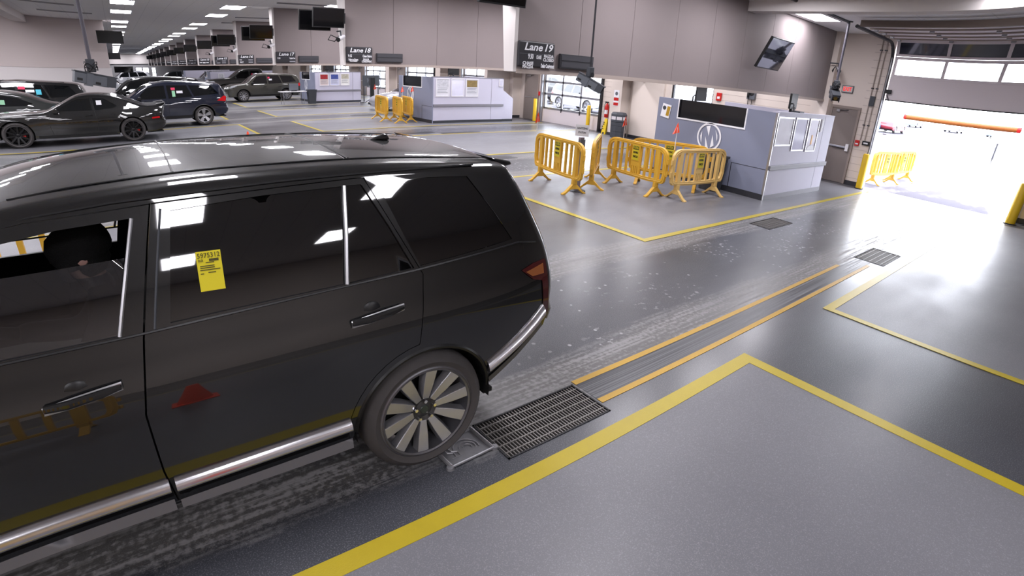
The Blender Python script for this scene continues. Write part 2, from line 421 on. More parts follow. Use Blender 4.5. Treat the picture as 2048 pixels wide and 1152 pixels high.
# ------------------------------------------------------------------ ceiling lights
M_LAMP = mat('troffer_diffuser', '#ffffff', .5, emit='#fbf8ff', es=LAMP)
def troffer(x0, x1, y0, y1, label, group=None):
    t = thing('ceiling_light', label, 'ceiling light', ((x0+x1)/2, (y0+y1)/2, CZ), 0, group); o = t.location
    f = MB(); w = .03
    f.box(x0-w, x1+w, y0-w, y0, CZ-.012, CZ); f.box(x0-w, x1+w, y1, y1+w, CZ-.012, CZ); f.box(x0-w, x0, y0, y1, CZ-.012, CZ); f.box(x1, x1+w, y0, y1, CZ-.012, CZ)
    f.build('frame', M_WHITE, t, org=o)
    MB().quad((x0,y0,CZ-.014),(x0,y1,CZ-.014),(x1,y1,CZ-.014),(x1,y0,CZ-.014)).build('diffuser', M_LAMP, t, org=o)
    return t
ry = sorted([20.45+8.9*k for k in range(-3, 10)]+[23.95+8.9*k for k in range(-3, 10)])
for xi, (a, b) in enumerate(((.2, .83), (3.45, 4.1))):
    for i, y in enumerate(ry):
        sd = ('left', 'right')[xi]; j = i-6
        lab = 'ceiling light above or behind the viewpoint in the %s row, mirrored on the SUV roof' % sd if j < 0 else '%s ceiling light from the top in the %s row over the aisle' % (ORD[j], sd) if j < 10 else 'tiny far ceiling light at the end of the %s row over the aisle' % sd
        troffer(a, b, y-.6, y+.6, lab, '%s row of aisle ceiling lights' % sd)
troffer(12.9, 14.1, 5.57, 6.17, 'bright rectangular ceiling light beside the tilted television, near the open door')
for x, y in ((6.5, 4.75), (9.1, 4.75), (10.9, 1.5)): troffer(x, x+1.2, y, y+.6, 'unseen ceiling light over the foreground lane, just above the picture', 'lane ceiling lights above the picture')  # outer two follow floor glints; middle one added to light the soffit
for k in range(6, 10):  # unseen lamps added to brighten the far lanes
    for x in (7.4, 11.6): troffer(x, x+1.2, 3.4+6.75*k, 4.+6.75*k, 'added unseen light over a drive lane, hidden by the soffits', 'added lane lights behind the soffits')
for k in range(0, 8):  # unseen lamps added behind the soffits for more fill light
    for dy in (1.4, 4.4):
        for x in (6.3, 8.9, 11.5, 14.1):
            if k == 0 or k > 5: continue
            troffer(x, x+1.2, dy+6.75*k, dy+.6+6.75*k, 'added unseen light over a drive lane, hidden by the soffits', 'added lane lights behind the soffits')
        for x in (-4.2, -7.2, -10.2):  # unseen lamps added to spread fill over the left block
            if k < 5: troffer(x, x+1.2, dy+6.75*(k-.9), dy+.6+6.75*(k-.9), 'added unseen light over the left lane block, out of frame', 'added lane lights of the left block')
# slot diffusers
for i, (x, y, l, lab) in enumerate(((-2.3, 22.5, 1.5, 'dark ceiling air slot left of the camera pole, nearer one'), (-2.0, 25.5, 1.6, 'dark ceiling air slot left of the camera pole, farther one'), (4.7, 18.2, 1.7, 'dark ceiling air slot above the third soffit television, rightmost of three'),
        (4.6, 24.5, 1.6, 'dark ceiling air slot above the middle far televisions, second of three'), (4.6, 27.9, 1.6, 'dark ceiling air slot farthest along the right row of lights'))):
    t = thing('air_slot', lab, 'vent', (x+l/2, y, CZ)); MB().box(-l/2, l/2, -.07, .07, -.02, 0).build('slot', M_DGREY, t); MB().box(-l/2, l/2, -.1, -.07, -.025, 0).build('rim', M_ALU, t); MB().box(-l/2, l/2, .07, .1, -.025, 0).build('rim', M_ALU, t)

# ------------------------------------------------------------------ doors
M_DPANEL = mat('overhead_panel', '#dcd3d6', .55, noise=(1, .03))
def closed_door(y0, k):
    """glazed sectional door, shut; three rows of panes over a solid panel"""
    d = bpy.data.objects.new('door_%d' % (k+3), None); COL.objects.link(d); d.location = (WX, y0+1.8, 0); tag(d, kind='structure'); o = d.location
    x0, x1 = WX+.06, WX+.11; y1 = y0+3.6
    zs = [.63, 1.27, 1.81, 2.33, 2.72]
    MB().box(x0, x1, y0, y1, 0, .62).build('solid_panel', M_DPANEL, d, org=o, bevel=.006)
    ys = [y0+.06+1.16*i for i in range(4)]
    for z in zs: MB().box(x0-.01, x1, y0, y1, z-.045, z+.045).build('rail', M_ALU, d, org=o)
    for y in ys: MB().box(x0-.01, x1, y-.04, y+.04, .62, 2.72).build('stile', M_ALU, d, org=o)
    for i in range(4):
        for j in range(3): MB().box(x0+.02, x0+.026, ys[j], ys[j+1], zs[i], zs[i+1]).build('pane', M_PANE, d, org=o)
    for y in (ys[1], ys[2]): MB().prism([(y-.04,.66),(y+.04,.66),(y,.5)], 'x', x0-.04, x0-.005).build('hinge', M_STEEL, d, org=o)
    for y, s in ((y0-.05, 1), (y1+.05, -1)):
        MB().box(WX-.1, WX+.02, y-.05, y+.05, 0, 2.75).build('track', M_STEEL if s > 0 else M_ALU, d, org=o)
for k, g in enumerate(GD[:6]): closed_door(g, k)

def man_door(name, y0, y1, panic):
    d = bpy.data.objects.new(name, None); COL.objects.link(d); d.location = (WX, (y0+y1)/2, 0); tag(d, kind='structure'); o = d.location
    f = MB(); f.box(WX-.06, WX, y0-.06, y0, 0, 2.16); f.box(WX-.06, WX, y1, y1+.06, 0, 2.16); f.box(WX-.06, WX, y0, y1, 2.09, 2.16); f.build('door_frame', M_DOORP, d, org=o)
    MB().box(WX-.045, WX-.002, y0+.004, y1-.004, .01, 2.086).build('door_leaf', mat('door_leaf_paint', '#7d736e', .5), d, org=o)
    MB().box(WX-.1, WX-.045, y0+.5, y1-.14, 1.98, 2.05).build('door_closer', M_SILVER, d, org=o, bevel=.006)
    MB().cyl((WX-.07, y0+.5, 2.03), (WX-.12, y0+.25, 2.05), .012, 6).build('closer_arm', M_STEEL, d, org=o)
    if panic:
        MB().box(WX-.1, WX-.07, y0+.06, y1-.06, 1.0, 1.05).build('panic_bar', M_SILVER, d, org=o, bevel=.006)
        MB().box(WX-.104, WX-.068, y0+.12, y0+.5, .985, 1.0).build('bar_grip', M_BLACK, d, org=o)
        MB().box(WX-.11, WX-.045, y0+.03, y0+.12, .92, 1.12).build('latch_case', M_WHITE, d, org=o, bevel=.008)
    else:
        MB().box(WX-.06, WX-.045, y0+.01, y1-.01, 1.02, 1.06).build('push_rail', M_SILVER, d, org=o)
man_door('door_1', 5.47, 6.2, True)
man_door('door_2', 19.4, 20.3, False)
for k in range(1, 5): man_door('door_%d' % (20+k), 19.4+6.75*k, 20.3+6.75*k, False)

# raised overhead door over the open bay
d = bpy.data.objects.new('door_30', None); COL.objects.link(d); d.location = (WX, 3.05, 0); tag(d, kind='structure'); o = d.location
y0, y1 = 1.25, 4.84
MB().box(WX-.06, WX, y0, y1, 2.46, 3.06).build('solid_panel', M_DPANEL, d, org=o, bevel=.006)
ys = [y0+.04+1.17*i for i in range(4)]
MB().box(WX-.07, WX, y0, y1, 2.44, 2.47).build('bottom_seal', M_BLACK, d, org=o)
def section(p, q_, name, glass, gm):
    """one door section between two (x,z) edges"""
    (xa, za), (xb, zb) = p, q_
    L = math.hypot(xb-xa, zb-za); ux, uz = (xb-xa)/L, (zb-za)/L; nx, nz = -uz, ux
    def bar(a, b, yl, yh, t0, t1, nm, m):
        P = lambda s, t: (xa+ux*s+nx*t, za+uz*s+nz*t)
        MB().prism([P(a,t0), P(b,t0), P(b,t1), P(a,t1)], 'y', yl, yh).build(nm, m, d, org=o, fix=True)
    if not glass: bar(.01, L-.01, y0, y1, 0, .05, name, M_DPANEL); return
    bar(0, .06, y0, y1, 0, .05, 'rail', M_DPANEL); bar(L-.07, L, y0, y1, 0, .05, 'rail', M_DPANEL)
    for y in ys: bar(.06, L-.07, y-.035, y+.035, 0, .055, 'stile', M_DPANEL)
    for j in range(3): bar(.06, L-.07, ys[j]+.035, ys[j+1]-.035, .02, .026, 'pane', gm)
section((WX, 3.06), (WX, 3.58), 'a', True, M_PANE)
section((WX-.01, 3.6), (WX-.16, 4.0), 'a', True, M_MIRROR)
xs = WX-.22
for i in range(4): section((xs-.62*i, 4.03), (xs-.62*i-.6, 4.03), 'horizontal_panel', False, None)
MB().box(13.42, 13.52, y0, y1, 3.93, 4.06).build('top_rail', mat('brown_rail', '#6b5f58', .6), d, org=o)
for i in range(4):
    for y in ys:
        MB().box(xs-.62*i-.05, xs-.62*i+.03, y-.04, y+.04, 3.94, 3.98).build('hinge', M_ALU, d, org=o)
    MB().box(xs-.62*i-.33, xs-.62*i-.28, y0, y1, 3.95, 3.98).build('stiffener', M_TRIM, d, org=o)
for y, lab in ((y1+.06, 1), (y0-.06, 0)):
    path = [(WX-.08, y, 0), (WX-.08, y, 3.4)]+[(WX-.08-.5*(1-math.cos(a)), y, 3.4+.5*math.sin(a)) for a in (.3,.6,.9,1.2,1.5)]+[(13.4, y, 3.93)]
    MB().tube(path, .04, 6).build('curved_track', M_STEEL, d, org=o)
    MB().tube([(WX-.12, y, 0), (WX-.12, y, 3.6)], .02, 6).build('guide_bar', M_ALU, d, org=o)
for y in (y1-.02,):
    MB().box(WX-.14, WX-.06, y-.1, y+.06, 2.62, 2.72).build('door_bracket', M_BLACK, d, org=o); MB().cyl((WX-.1, y, 2.6), (WX-.1, y-.1, 2.42), .012, 6).build('bracket_arm', M_STEEL, d, org=o)

# window over the booth, window frame
w = tag(MB().box(WX+.1, WX+.106, 10.3, 12.05, 1.35, 2.6).build('window_1', M_PANE), kind='structure')
for a, b in ((10.3, 10.36), (11.0, 11.06), (11.99, 12.05)): MB().box(WX+.06, WX+.14, a, b, 1.35, 2.6).build('window_frame', M_STEEL, w)
MB().box(WX+.0, WX+.14, 10.3, 12.05, 1.3, 1.36).build('window_sill', M_STEEL, w)

# ------------------------------------------------------------------ booths
M_BLUE = mat('booth_blue_grey', '#81869a', .5, noise=(2, .03))
M_LITE = mat('booth_light_grey', '#bbb8c8', .5, noise=(2, .03))
M_RAIL = mat('booth_rail', '#77757d', .45)
def logo(parent, org, y, z, r, x, name='round_emblem'):
    """ring and angular M strokes facing -x"""
    R = MB(); n = 40
    for i in range(n):
        a, b = 2*PI*i/n, 2*PI*(i+1)/n
        R.add([(x-.012, y+r*math.cos(a), z+r*math.sin(a)), (x-.012, y+.87*r*math.cos(a), z+.87*r*math.sin(a)), (x-.012, y+.87*r*math.cos(b), z+.87*r*math.sin(b)), (x-.012, y+r*math.cos(b), z+r*math.sin(b))], [(0,1,2,3)])
    R.build('emblem_ring', M_PRINT, parent, org=org, fix=True)
    for poly in ([(-.32,.72),(.0,.80),(-.02,.05)], [(-.30,0),(-.20,-.78),(.05,-.80)], [(.28,.18),(.20,-.74),(.48,-.55)], [(-.62,.33),(-.73,-.02),(-.66,-.3),(-.56,-.52),(-.6,-.1)], [(.46,.56),(.66,.22),(.7,-.05),(.68,-.2),(.58,.2)]):
        MB().prism([(y-u*r, z+v*r) for u, v in poly], 'x', x-.012, x-.004).build('emblem_stroke', M_PRINT, parent, org=org)
PCOL = [('#8c6a62','#c9c6cc'),('#c4a9b0','#b9b7cc'),('#b29b94','#cfcad6'),('#b9b9c0','#d4d3da'),('#c8c7cf','#d0cfe0'),('#7d6a3d','#c9c8cf'),('#93262c','#c8b9b8'),('#3d4a8a','#bfc0d8'),('#a7a191','#dcdad8')]
def poster(x0, x1, z0, z1, y, label, ci, glossy=False, art=True):
    t = thing('framed_poster', label, 'poster', ((x0+x1)/2, y, z0)); o = t.location; w = .03
    f = MB(); f.box(x0, x1, y-.02, y, z0, z0+w); f.box(x0, x1, y-.02, y, z1-w, z1); f.box(x0, x0+w, y-.02, y, z0+w, z1-w); f.box(x1-w, x1, y-.02, y, z0+w, z1-w); f.build('frame', M_SILVER if ci < 3 else M_WHITE, t, org=o)
    c = PCOL[ci]
    MB().box(x0+w, x1-w, y-.008, y, z0+w, z1-w).build('sheet', mat('poster_sheet_%d' % ci, c[1], .12 if glossy else .4, noise=(4, .12)), t, org=o)
    zm = z0+(z1-z0)*.55
    if art: MB().box(x0+w*2, x1-w*2, y-.011, y-.008, zm, z1-w*2).build('picture', mat('poster_art_%d' % ci, c[0], .15 if glossy else .4, noise=(14, .5)), t, org=o)
    if art:
        for i in range(4): MB().box(x0+w*2.5, x1-w*(3+i%3), y-.011, y-.008, zm-.06-.06*i, zm-.045-.06*i).build('print_line', M_GREYP, t, org=o)
    return t
def booth(k, x0, x1, y0, depth, h, label, wing=None, win=(.45, .95), detail=2):
    b = thing('sales_booth', label, 'booth', ((x0+x1)/2, y0+depth/2, 0)); o = b.location; T = .1
    yb = y0+depth
    # end wall with the emblem: split round the window
    wy0, wy1, wz = y0+depth*win[0], y0+depth*win[1], h-.42
    e = MB(); e.box(x0, x0+T, y0, wy0, .11, h); e.box(x0, x0+T, wy1, yb, .11, h); e.box(x0, x0+T, wy0, wy1, .11, wz); e.build('emblem_wall', M_BLUE, b, org=o)
    MB().box(x0+.04, x0+.05, wy0, wy1, wz, h).build('window_pane', mat('booth_window', '#17181c', .06, spec=.9), b, org=o)
    f = MB(); f.box(x0-.012, x0+.03, wy0-.03, wy1+.03, wz-.035, wz); f.box(x0-.012, x0+.03, wy0-.03, wy0, wz, h); f.box(x0-.012, x0+.03, wy1, wy1+.03, wz, h); f.build('window_trim', M_PRINT, b, org=o)
    MB().box(x0-.012, x0, y0, yb, .0, .13).build('base_strip', M_BASE, b, org=o)
    if detail > 1: 
        MB().box(x0-.003, x0, y0+.02, y0+depth*.28, .66, .67).build('panel_seam', M_STEEL, b, org=o); MB().box(x0-.003, x0, y0+depth*.28, y0+depth*.285, .13, .67).build('panel_seam', M_STEEL, b, org=o)
    # long wall
    xs = x0+(x1-x0)*.82
    MB().box(x0+.002, xs-.008, y0-.012, y0+T, .11, h).build('long_wall', M_LITE, b, org=o); MB().box(xs+.008, x1, y0-.012, y0+T, .11, h).build('long_wall', M_LITE, b, org=o)
    MB().box(xs-.008, xs+.008, y0-.004, y0+T, .0, h).build('wall_joint', M_STEEL, b, org=o)
    MB().box(x0-.004, x0+.03, y0-.02, y0+.03, 0, h).build('corner_trim', M_SILVER if k == 0 else M_BLUE, b, org=o)
    MB().box(x0+.03, x1+.02, y0-.05, y0-.012, .66, .76).build('bump_rail', M_RAIL, b, org=o, bevel=.006)
    MB().box(x0+.03, x1, y0-.02, y0, 0, .11).build('base_strip', M_BASE if k else M_RAIL, b, org=o)
    MB().box(x0, x1, y0-.02, y0+T+.02, h, h+.03).build('cap', M_LITE if k == 0 else M_RAIL, b, org=o)
    MB().box(x1-T, x1, y0+T, yb, .0, h).build('end_wall', M_LITE, b, org=o)
    MB().box(x0+T, x1-T, y0+T, y0+.75, .72, .76).build('desk', M_DGREY, b, org=o)
    MB().box(x0+T, x0+.75, y0+.75, yb, .72, .76).build('desk', M_DGREY, b, org=o)
    if wing:
        MB().prism([(x1,.11),(x1+wing,.11),(x1+wing,1.0),(x1,1.38)], 'y', y0+.05, y0+T+.05).build('slanted_wing', M_LITE, b, org=o); MB().box(x1, x1+wing, y0+.035, y0+.1, 0, .11).build('base_strip', M_BASE, b, org=o)
    return b, o
b, o = booth(0, 10.98, 14.15, 5.25, 3.1, 1.87, 'blue-grey sales booth with a round M emblem behind the yellow barricades', win=(.23, .8))
logo(b, o, 6.8, 1.12, .32, 10.98)
poster(11.03, 11.82, 1.18, 1.8, 5.238, 'pinkish glossy framed poster on the near booth, leftmost of three', 0, True, art=False)
poster(11.9, 12.57, 1.06, 1.8, 5.238, 'tall silver framed poster in the middle of three on the near booth', 1, True, art=False)
p3 = poster(12.68, 13.25, 1.03, 1.8, 5.238, 'silver framed poster with an orange bar, rightmost of three on the near booth', 2, True, art=False)
MB().box(12.93, 13.0, 5.222, 5.23, 1.2, 1.42).build('orange_bar', mat('poster_orange', '#d79a3a', .4), p3, org=p3.location)
MB().prism([(12.75,1.07),(13.2,1.07),(13.15,1.15),(12.97,1.19),(12.8,1.15)], 'y', 5.222, 5.23).build('white_swoosh', M_PRINT, p3, org=p3.location)
t = thing('leaflet_holder', 'small white upright leaflet holder on the near booth wall beside the posters', 'leaflet holder', (13.4, 5.238, 1.5)); MB().box(-.05, .05, -.03, 0, 0, .3).build('pocket', M_WHITE, t); MB().box(-.045, .045, -.034, -.03, .1, .27).build('leaflet', M_PRINT, t)
t = thing('taped_notice', 'small white and yellow notice taped crooked to the blue-grey booth wall', 'notice', (10.97, 8.12, 1.4)); t.rotation_euler = (.15, 0, 0)
MB().box(-.004, 0, -.13, .13, 0, .32).build('sheet', M_PRINT, t); MB().box(-.006, -.004, -.11, -.02, .05, .28).build('yellow_panel', M_STRIPE2, t); MB().cyl((-.007, .06, .22), (-.004, .06, .22), .05, 14).build('round_mark', M_DGREY, t)
b, o = booth(1, 10.83, 14.3, 19.15, 3.0, 1.82, 'light grey sales booth with three posters and an M emblem behind lane 18 barricades', wing=.6, win=(.3, .85))
logo(b, o, 21.0, 1.07, .31, 10.83)
poster(10.97, 11.6, 1.06, 1.78, 19.138, 'framed poster with brown picture, leftmost of three on the lane 18 booth', 3)
poster(11.68, 12.3, 1.06, 1.78, 19.138, 'pale blank framed poster in the middle of three on the lane 18 booth', 4, True, art=False)
poster(12.37, 12.99, 1.06, 1.78, 19.138, 'framed poster with gold picture, rightmost of three on the lane 18 booth', 5)
t = thing('leaflet_holder', 'small white wall pocket near the right end of the lane 18 booth', 'leaflet holder', (14.15, 19.138, 1.5)); MB().box(-.1, .1, -.03, 0, 0, .3).build('pocket', M_WHITE, t); MB().box(-.08, .08, -.034, -.03, .04, .27).build('leaflet', M_LITE, t)
b, o = booth(2, 10.3, 13.2, 32.3, 3.0, 1.78, 'grey sales booth with red, blue and pale posters behind lane 17', win=(.3, .85))
logo(b, o, 34.0, 1.0, .31, 10.3)
poster(10.6, 11.16, 1.0, 1.7, 32.288, 'red framed poster, leftmost of three on the lane 17 booth', 6)
poster(11.25, 11.82, 1.0, 1.7, 32.288, 'blue framed poster in the middle of three on the lane 17 booth', 7)
poster(11.9, 12.47, 1.0, 1.72, 32.288, 'pale framed poster, rightmost of three on the lane 17 booth', 8)
t = thing('notice_board', 'dark notice board standing at the right end of the lane 17 booth', 'notice board', (13.85, 32.2, 0)); MB().box(-.55, .55, 0, .04, .95, 1.6).build('board', M_DGREY, t); MB().box(-.5, -.45, 0, .05, 0, .95).build('post', M_STEEL, t); MB().box(.45, .5, 0, .05, 0, .95).build('post', M_STEEL, t)
text('M', .35, M_GREYP, t, (-.15, -.004, 1.28), FY, bold=.03)
b, o = booth(3, 6.4, 11.2, 46.0, 3.0, 1.75, 'distant light grey booth with a green notice behind the dark pickup', detail=1)
poster(7.0, 7.45, .8, 1.6, 45.98, 'green notice on the distant light grey booth', 3)
b, o = booth(4, 6.0, 10.2, 59.5, 3.0, 1.75, 'farthest pale booth behind the silver wagon', detail=1)

# ------------------------------------------------------------------ lane signs, display boards, televisions
M_SIGN = mat('sign_board', '#2c2b30', .45); M_LED = mat('led_board', '#38383c', .35); M_LEDROW = mat('led_row', '#47474c', .3)
SIGN = {19: [('9:30',.1,.085,.205,0),('CHASE',.1,.06,.36,-.005),('MAZDA',.19,.055,.55,.02),('CLOSED',.21,.055,.55,-.035),('CHASE',.2,.055,.16,-.1),('MAZDA',.2,.055,.16,-.15),('Dealer Consignment',.26,.07,.54,-.125)],
        18: [('9:15',.1,.07,.08,.0),('Chase Subaru',.24,.07,.53,0),('Subaru of Amer.',.26,.055,.17,-.085),('CLOSED',.2,.04,.17,-.125),('DEALER',.16,.05,.5,-.08),('CONSIGNMENT',.27,.055,.52,-.13)],
        17: [('9:30',.1,.06,.08,.0),('Capital One',.2,.06,.55,0),(None,.2,.05,.55,-.11)],
        16: [('9:30',.1,.05,.08,.0),(None,.2,.05,.52,0),('ALLY',.16,.08,.12,-.1),(None,.2,.05,.52,-.1)],
        15: [(None,.08,.04,.06,.0),(None,.2,.05,.45,0),(None,.2,.05,.15,-.1),(None,.2,.05,.45,-.1)]}
for k in range(NL):
    lane = (19, 18, 17, 16, 15, 13, 12, 11, 10, 9, 8, 7, 6, 5, 4)[k]; y = SY[k]-.03; z0 = 2.3
    lab = 'dark lane sign reading Lane %d, %s from the right in the row of soffits' % (lane, ORD[k])
    t = thing('lane_sign', lab, 'sign', (4.98+.35, y, z0)); o = t.location
    w, h = .69, .37
    pl = chaikin([(-w/2,0),(w/2,0),(w/2,h),(-w/2,h)], 0)
    MB().box(-w/2, w/2, -.02, .02, 0, h).build('board', M_SIGN, t, bevel=.02 if k < 3 else 0)
    if k < 13:
        text('Lane', .15, M_PRINT, t, (-.08, -.023, .285), FY, shear=.25, bold=.02, width=.34); text('%d' % lane, .15, M_PRINT, t, (.2, -.023, .285), FY, shear=.25, bold=.02, width=.16 if lane > 9 else .08)
    if lane in SIGN:
        MB().box(-w/2+.02, w/2-.02, -.024, -.02, .185, .19).build('row_line', M_GREYP, t)
        for s, wd, sz, cx, dz in SIGN[lane]:
            if s is None: MB().box(-w/2+cx+.02-wd/2, -w/2+cx+.02+wd/2, -.024, -.02, .15+dz-sz*.4, .15+dz+sz*.4).build('print_line', mat('print_grey', '#9a9aa2', .6), t)
            else: text(s, sz*1.2, M_PRINT, t, (-w/2+cx+.02, -.023, .15+dz), FY, bold=.03, width=wd)
    elif k < 9:
        for i in range(3): MB().box(-w/2+.04+.2*i, -w/2+.2+.2*i, -.024, -.02, .08-.02*(i%2), .12).build('print_line', M_PRINT, t)
    if k < 6:
        t = thing('display_board', 'dark two-row display board on the %s soffit from the right, beside its lane sign' % ORD[k], 'display board', (6.15, y, 2.31))
        MB().box(-.36, .36, -.03, .02, 0, .22).build('case', M_LED, t, bevel=.004 if k < 2 else 0)
        for z in (.02, .125): MB().box(-.34, .34, -.036, -.03, z, z+.08).build('led_row', M_LEDROW, t)
def tv(label, loc, rz, w, h, tilt=.12, glossy=False, arm=True):
    t = thing('wall_television', label, 'television', loc, rz); t.rotation_euler = (tilt, 0, rz)
    MB().box(-w/2, w/2, -.02, .04, 0, h).build('bezel', M_BLACK, t, bevel=.006)
    MB().box(-w/2+.02, w/2-.02, -.023, -.02, .025, h-.02).build('screen', M_MIRROR if glossy else M_SCREEN, t)
    MB().box(-.12, .12, .04, .2, h*.3, h*.7).build('wall_bracket', M_STEEL, t)
    return t
for k in range(NL):
    if k < 13: 
        t = tv('dark television at the left end of the %s soffit from the right' % ORD[k], (4.47, SY[k]-.3, 3.08), 0, .76, .44)
        MB().box(.3, .42, .04, .4, .1, .34).build('side_arm', M_STEEL, t)
    if 1 <= k < 4: tv('dark television set behind the one at the %s soffit from the right' % ORD[k], (4.32, SY[k]+.25, 3.04), 0, .78, .46)
tv('tilted television with bright reflection on the lane 19 soffit', (11.97, 6.18, 2.77), .04, 1.17, .72, tilt=.43, glossy=True)
tv('dark television hanging from the ceiling left of the aisle', (.05, 27.8, 3.15), 0, .95, .5)
tv('small dark far television below the left row of lights', (.1, 52., 2.75), 0, .95, .5)
tv('dark screen at the partition edge behind the ceiling camera', (.35, 27., 1.98), 0, .7, .26)

# ------------------------------------------------------------------ ceiling cameras on poles
def pole_cam(label, x, y, zb, aim, down=.25, s=1., cables=True, pr=.035):
    t = thing('pole_camera', label, 'camera', (x, y, zb)); R = Matrix.Rotation(aim, 4, 'Z') @ Matrix.Rotation(down, 4, 'Y')
    top = CZ-zb
    MB().tube([(0, 0, .32*s), (0, 0, top)], pr*s, 10).build('pole', M_STEEL if pr < .03 else mat('pole_paint', '#55525c', .5), t, smooth=True)
    MB().cyl((0,0,top-.02), (0,0,top), .09, 14).build('ceiling_flange', M_STEEL, t, smooth=True)
    MB().box(-.07*s, .07*s, -.06*s, .06*s, .12*s, .34*s).build('mount_block', M_DGREY, t, bevel=.01)
    MB().cyl((0,-.08*s,.17*s), (0,.08*s,.17*s), .055*s, 12).build('tilt_joint', M_STEEL, t, smooth=True)
    body = MB(); body.prism([(-.30,-.10),(.24,-.10),(.30,.08),(-.30,.08)], 'y', -.09, .09); body.xf(R @ Matrix.Scale(s, 4)); h = body.build('housing', M_GREYP, t, bevel=.012*s)
    MB().box(-.31, .36, -.105, .105, .08, .1).xf(R @ Matrix.Scale(s, 4)).build('sun_shield', M_DGREY, t)
    MB().box(.20, .345, -.1, -.085, -.09, .085).xf(R @ Matrix.Scale(s, 4)).build('hood_side', M_DGREY, t); MB().box(.20, .345, .085, .1, -.09, .085).xf(R @ Matrix.Scale(s, 4)).build('hood_side', M_DGREY, t)
    MB().box(.265, .275, -.085, .085, -.08, .07).xf(R @ Matrix.Scale(s, 4)).build('front_glass', mat('camera_glass', '#2a2419', .08), t)
    MB().cyl((.22,0,-.01),(.285,0,-.01),.05,14).xf(R @ Matrix.Scale(s, 4)).build('lens', mat('lens_amber', '#6e5a2a', .15), t, smooth=True)
    MB().box(-.12, -.02, -.1, .1, -.13, .1).xf(R @ Matrix.Scale(s, 4)).build('clamp_band', M_GREYP, t)
    MB().box(-.26, -.18, -.096, -.088, -.06, -.02).xf(R @ Matrix.Scale(s, 4)).build('latch', M_BLACK, t); MB().box(.02, .1, -.096, -.088, -.08, -.04).xf(R @ Matrix.Scale(s, 4)).build('latch', M_BLACK, t)
    if cables:
        for i in range(4):
            a = i*1.7; MB().tube([(.1*math.cos(a+u)*s, .1*math.sin(a+u)*s, (.15+.03*i+.06*math.sin(2*u))*s) for u in [j*.5 for j in range(10)]], .008*s, 5).build('cable_loop', M_BLACK, t)
    return t
pole_cam('large grey camera housing on a thick ceiling pole over the black coupe', -.3, 10., 2.06, .25, .22, .85, pr=.03)
pole_cam('grey camera on a thin ceiling rod in front of the lane 19 display', 5.55, 5.45, 2.14, -1.0, .45, .62, False, .022)
t = pole_cam('dark camera on a bent pipe beside the exit door', 14.1, 5.35, 2.42, PI+.55, .35, .95, True, .032)
MB().tube([(0,0,CZ-2.46), (-.06,0,CZ-2.44), (-4.5,0,CZ-2.44)], .03, 8).build('ceiling_pipe', M_STEEL, t)
def bullet_cam(label, x, y, z, aim):
    t = thing('bullet_camera', label, 'camera', (x, y, z)); R = Matrix.Rotation(aim, 4, 'Z') @ Matrix.Rotation(.3, 4, 'Y')
    MB().cyl((-.14,0,0),(.14,0,0),.05,12).xf(R).build('body', M_WHITE, t, smooth=True); MB().cyl((.14,0,0),(.16,0,0),.055,12).xf(R).build('lens_ring', M_BLACK, t, smooth=True)
    MB().tube([(0,0,.04),(0,.03,.16),(0,.26,.16)], .018, 6).build('bracket', M_DGREY, t)
    MB().tube([(-.1,0,0),(-.25,.0,.06),(-.3,.05,-.05),(-.12,.1,-.08),(0,.12,.05)], .012, 5).build('cable', M_BLACK, t)
for k in (1, 2, 3, 4): bullet_cam('small white bullet camera at the left end of the %s soffit from the right' % ORD[k], 4.8, SY[k]-.22, 2.86, -2.4)
bullet_cam('small camera on the pier right of the lane 19 soffit', 16.0, 6.1, 3.1, -2.6)
# monitors with keyboards on booth desks
def desk_monitor(label, x, y, z, rz):
    t = thing('desk_monitor', label, 'monitor', (x, y, z), rz)
    MB().box(-.25, .25, -.02, .03, .08, .42).build('screen_back', M_BLACK, t, bevel=.008); MB().box(-.03, .03, .0, .06, .76-z, .2).build('stand', M_BLACK, t)
    MB().tube([(-.1,-.03,.2),(-.3,-.1,.18),(-.33,-.12,.05),(-.15,-.1,.02),(0,-.05,.12)], .014, 6).build('headset_cable', M_STEEL, t)
    MB().box(-.22, .12, -.25, -.05, .0, .05).build('keyboard', M_DGREY, t)
desk_monitor('black monitor with cables on top of the near booth, right of the phone', 12.3, 5.55, 1.88, .15)
desk_monitor('black monitor with cables on top of the lane 18 booth', 12.0, 19.5, 1.83, .0)
desk_monitor('black monitor on top of the lane 17 booth', 11.3, 32.5, 1.79, .0)
t = thing('monitor_arm', 'black bent monitor arm standing over the near booth window', 'monitor arm', (11.3, 7.4, 1.76))
MB().tube([(0,.2,-1.0),(0,.2,.2),(0,.15,.24),(0,.0,.24)], .016, 6).build('arm', M_BLACK, t); MB().box(-.2, .22, -.03, .0, .12, .5).build('screen_edge', M_BLACK, t)

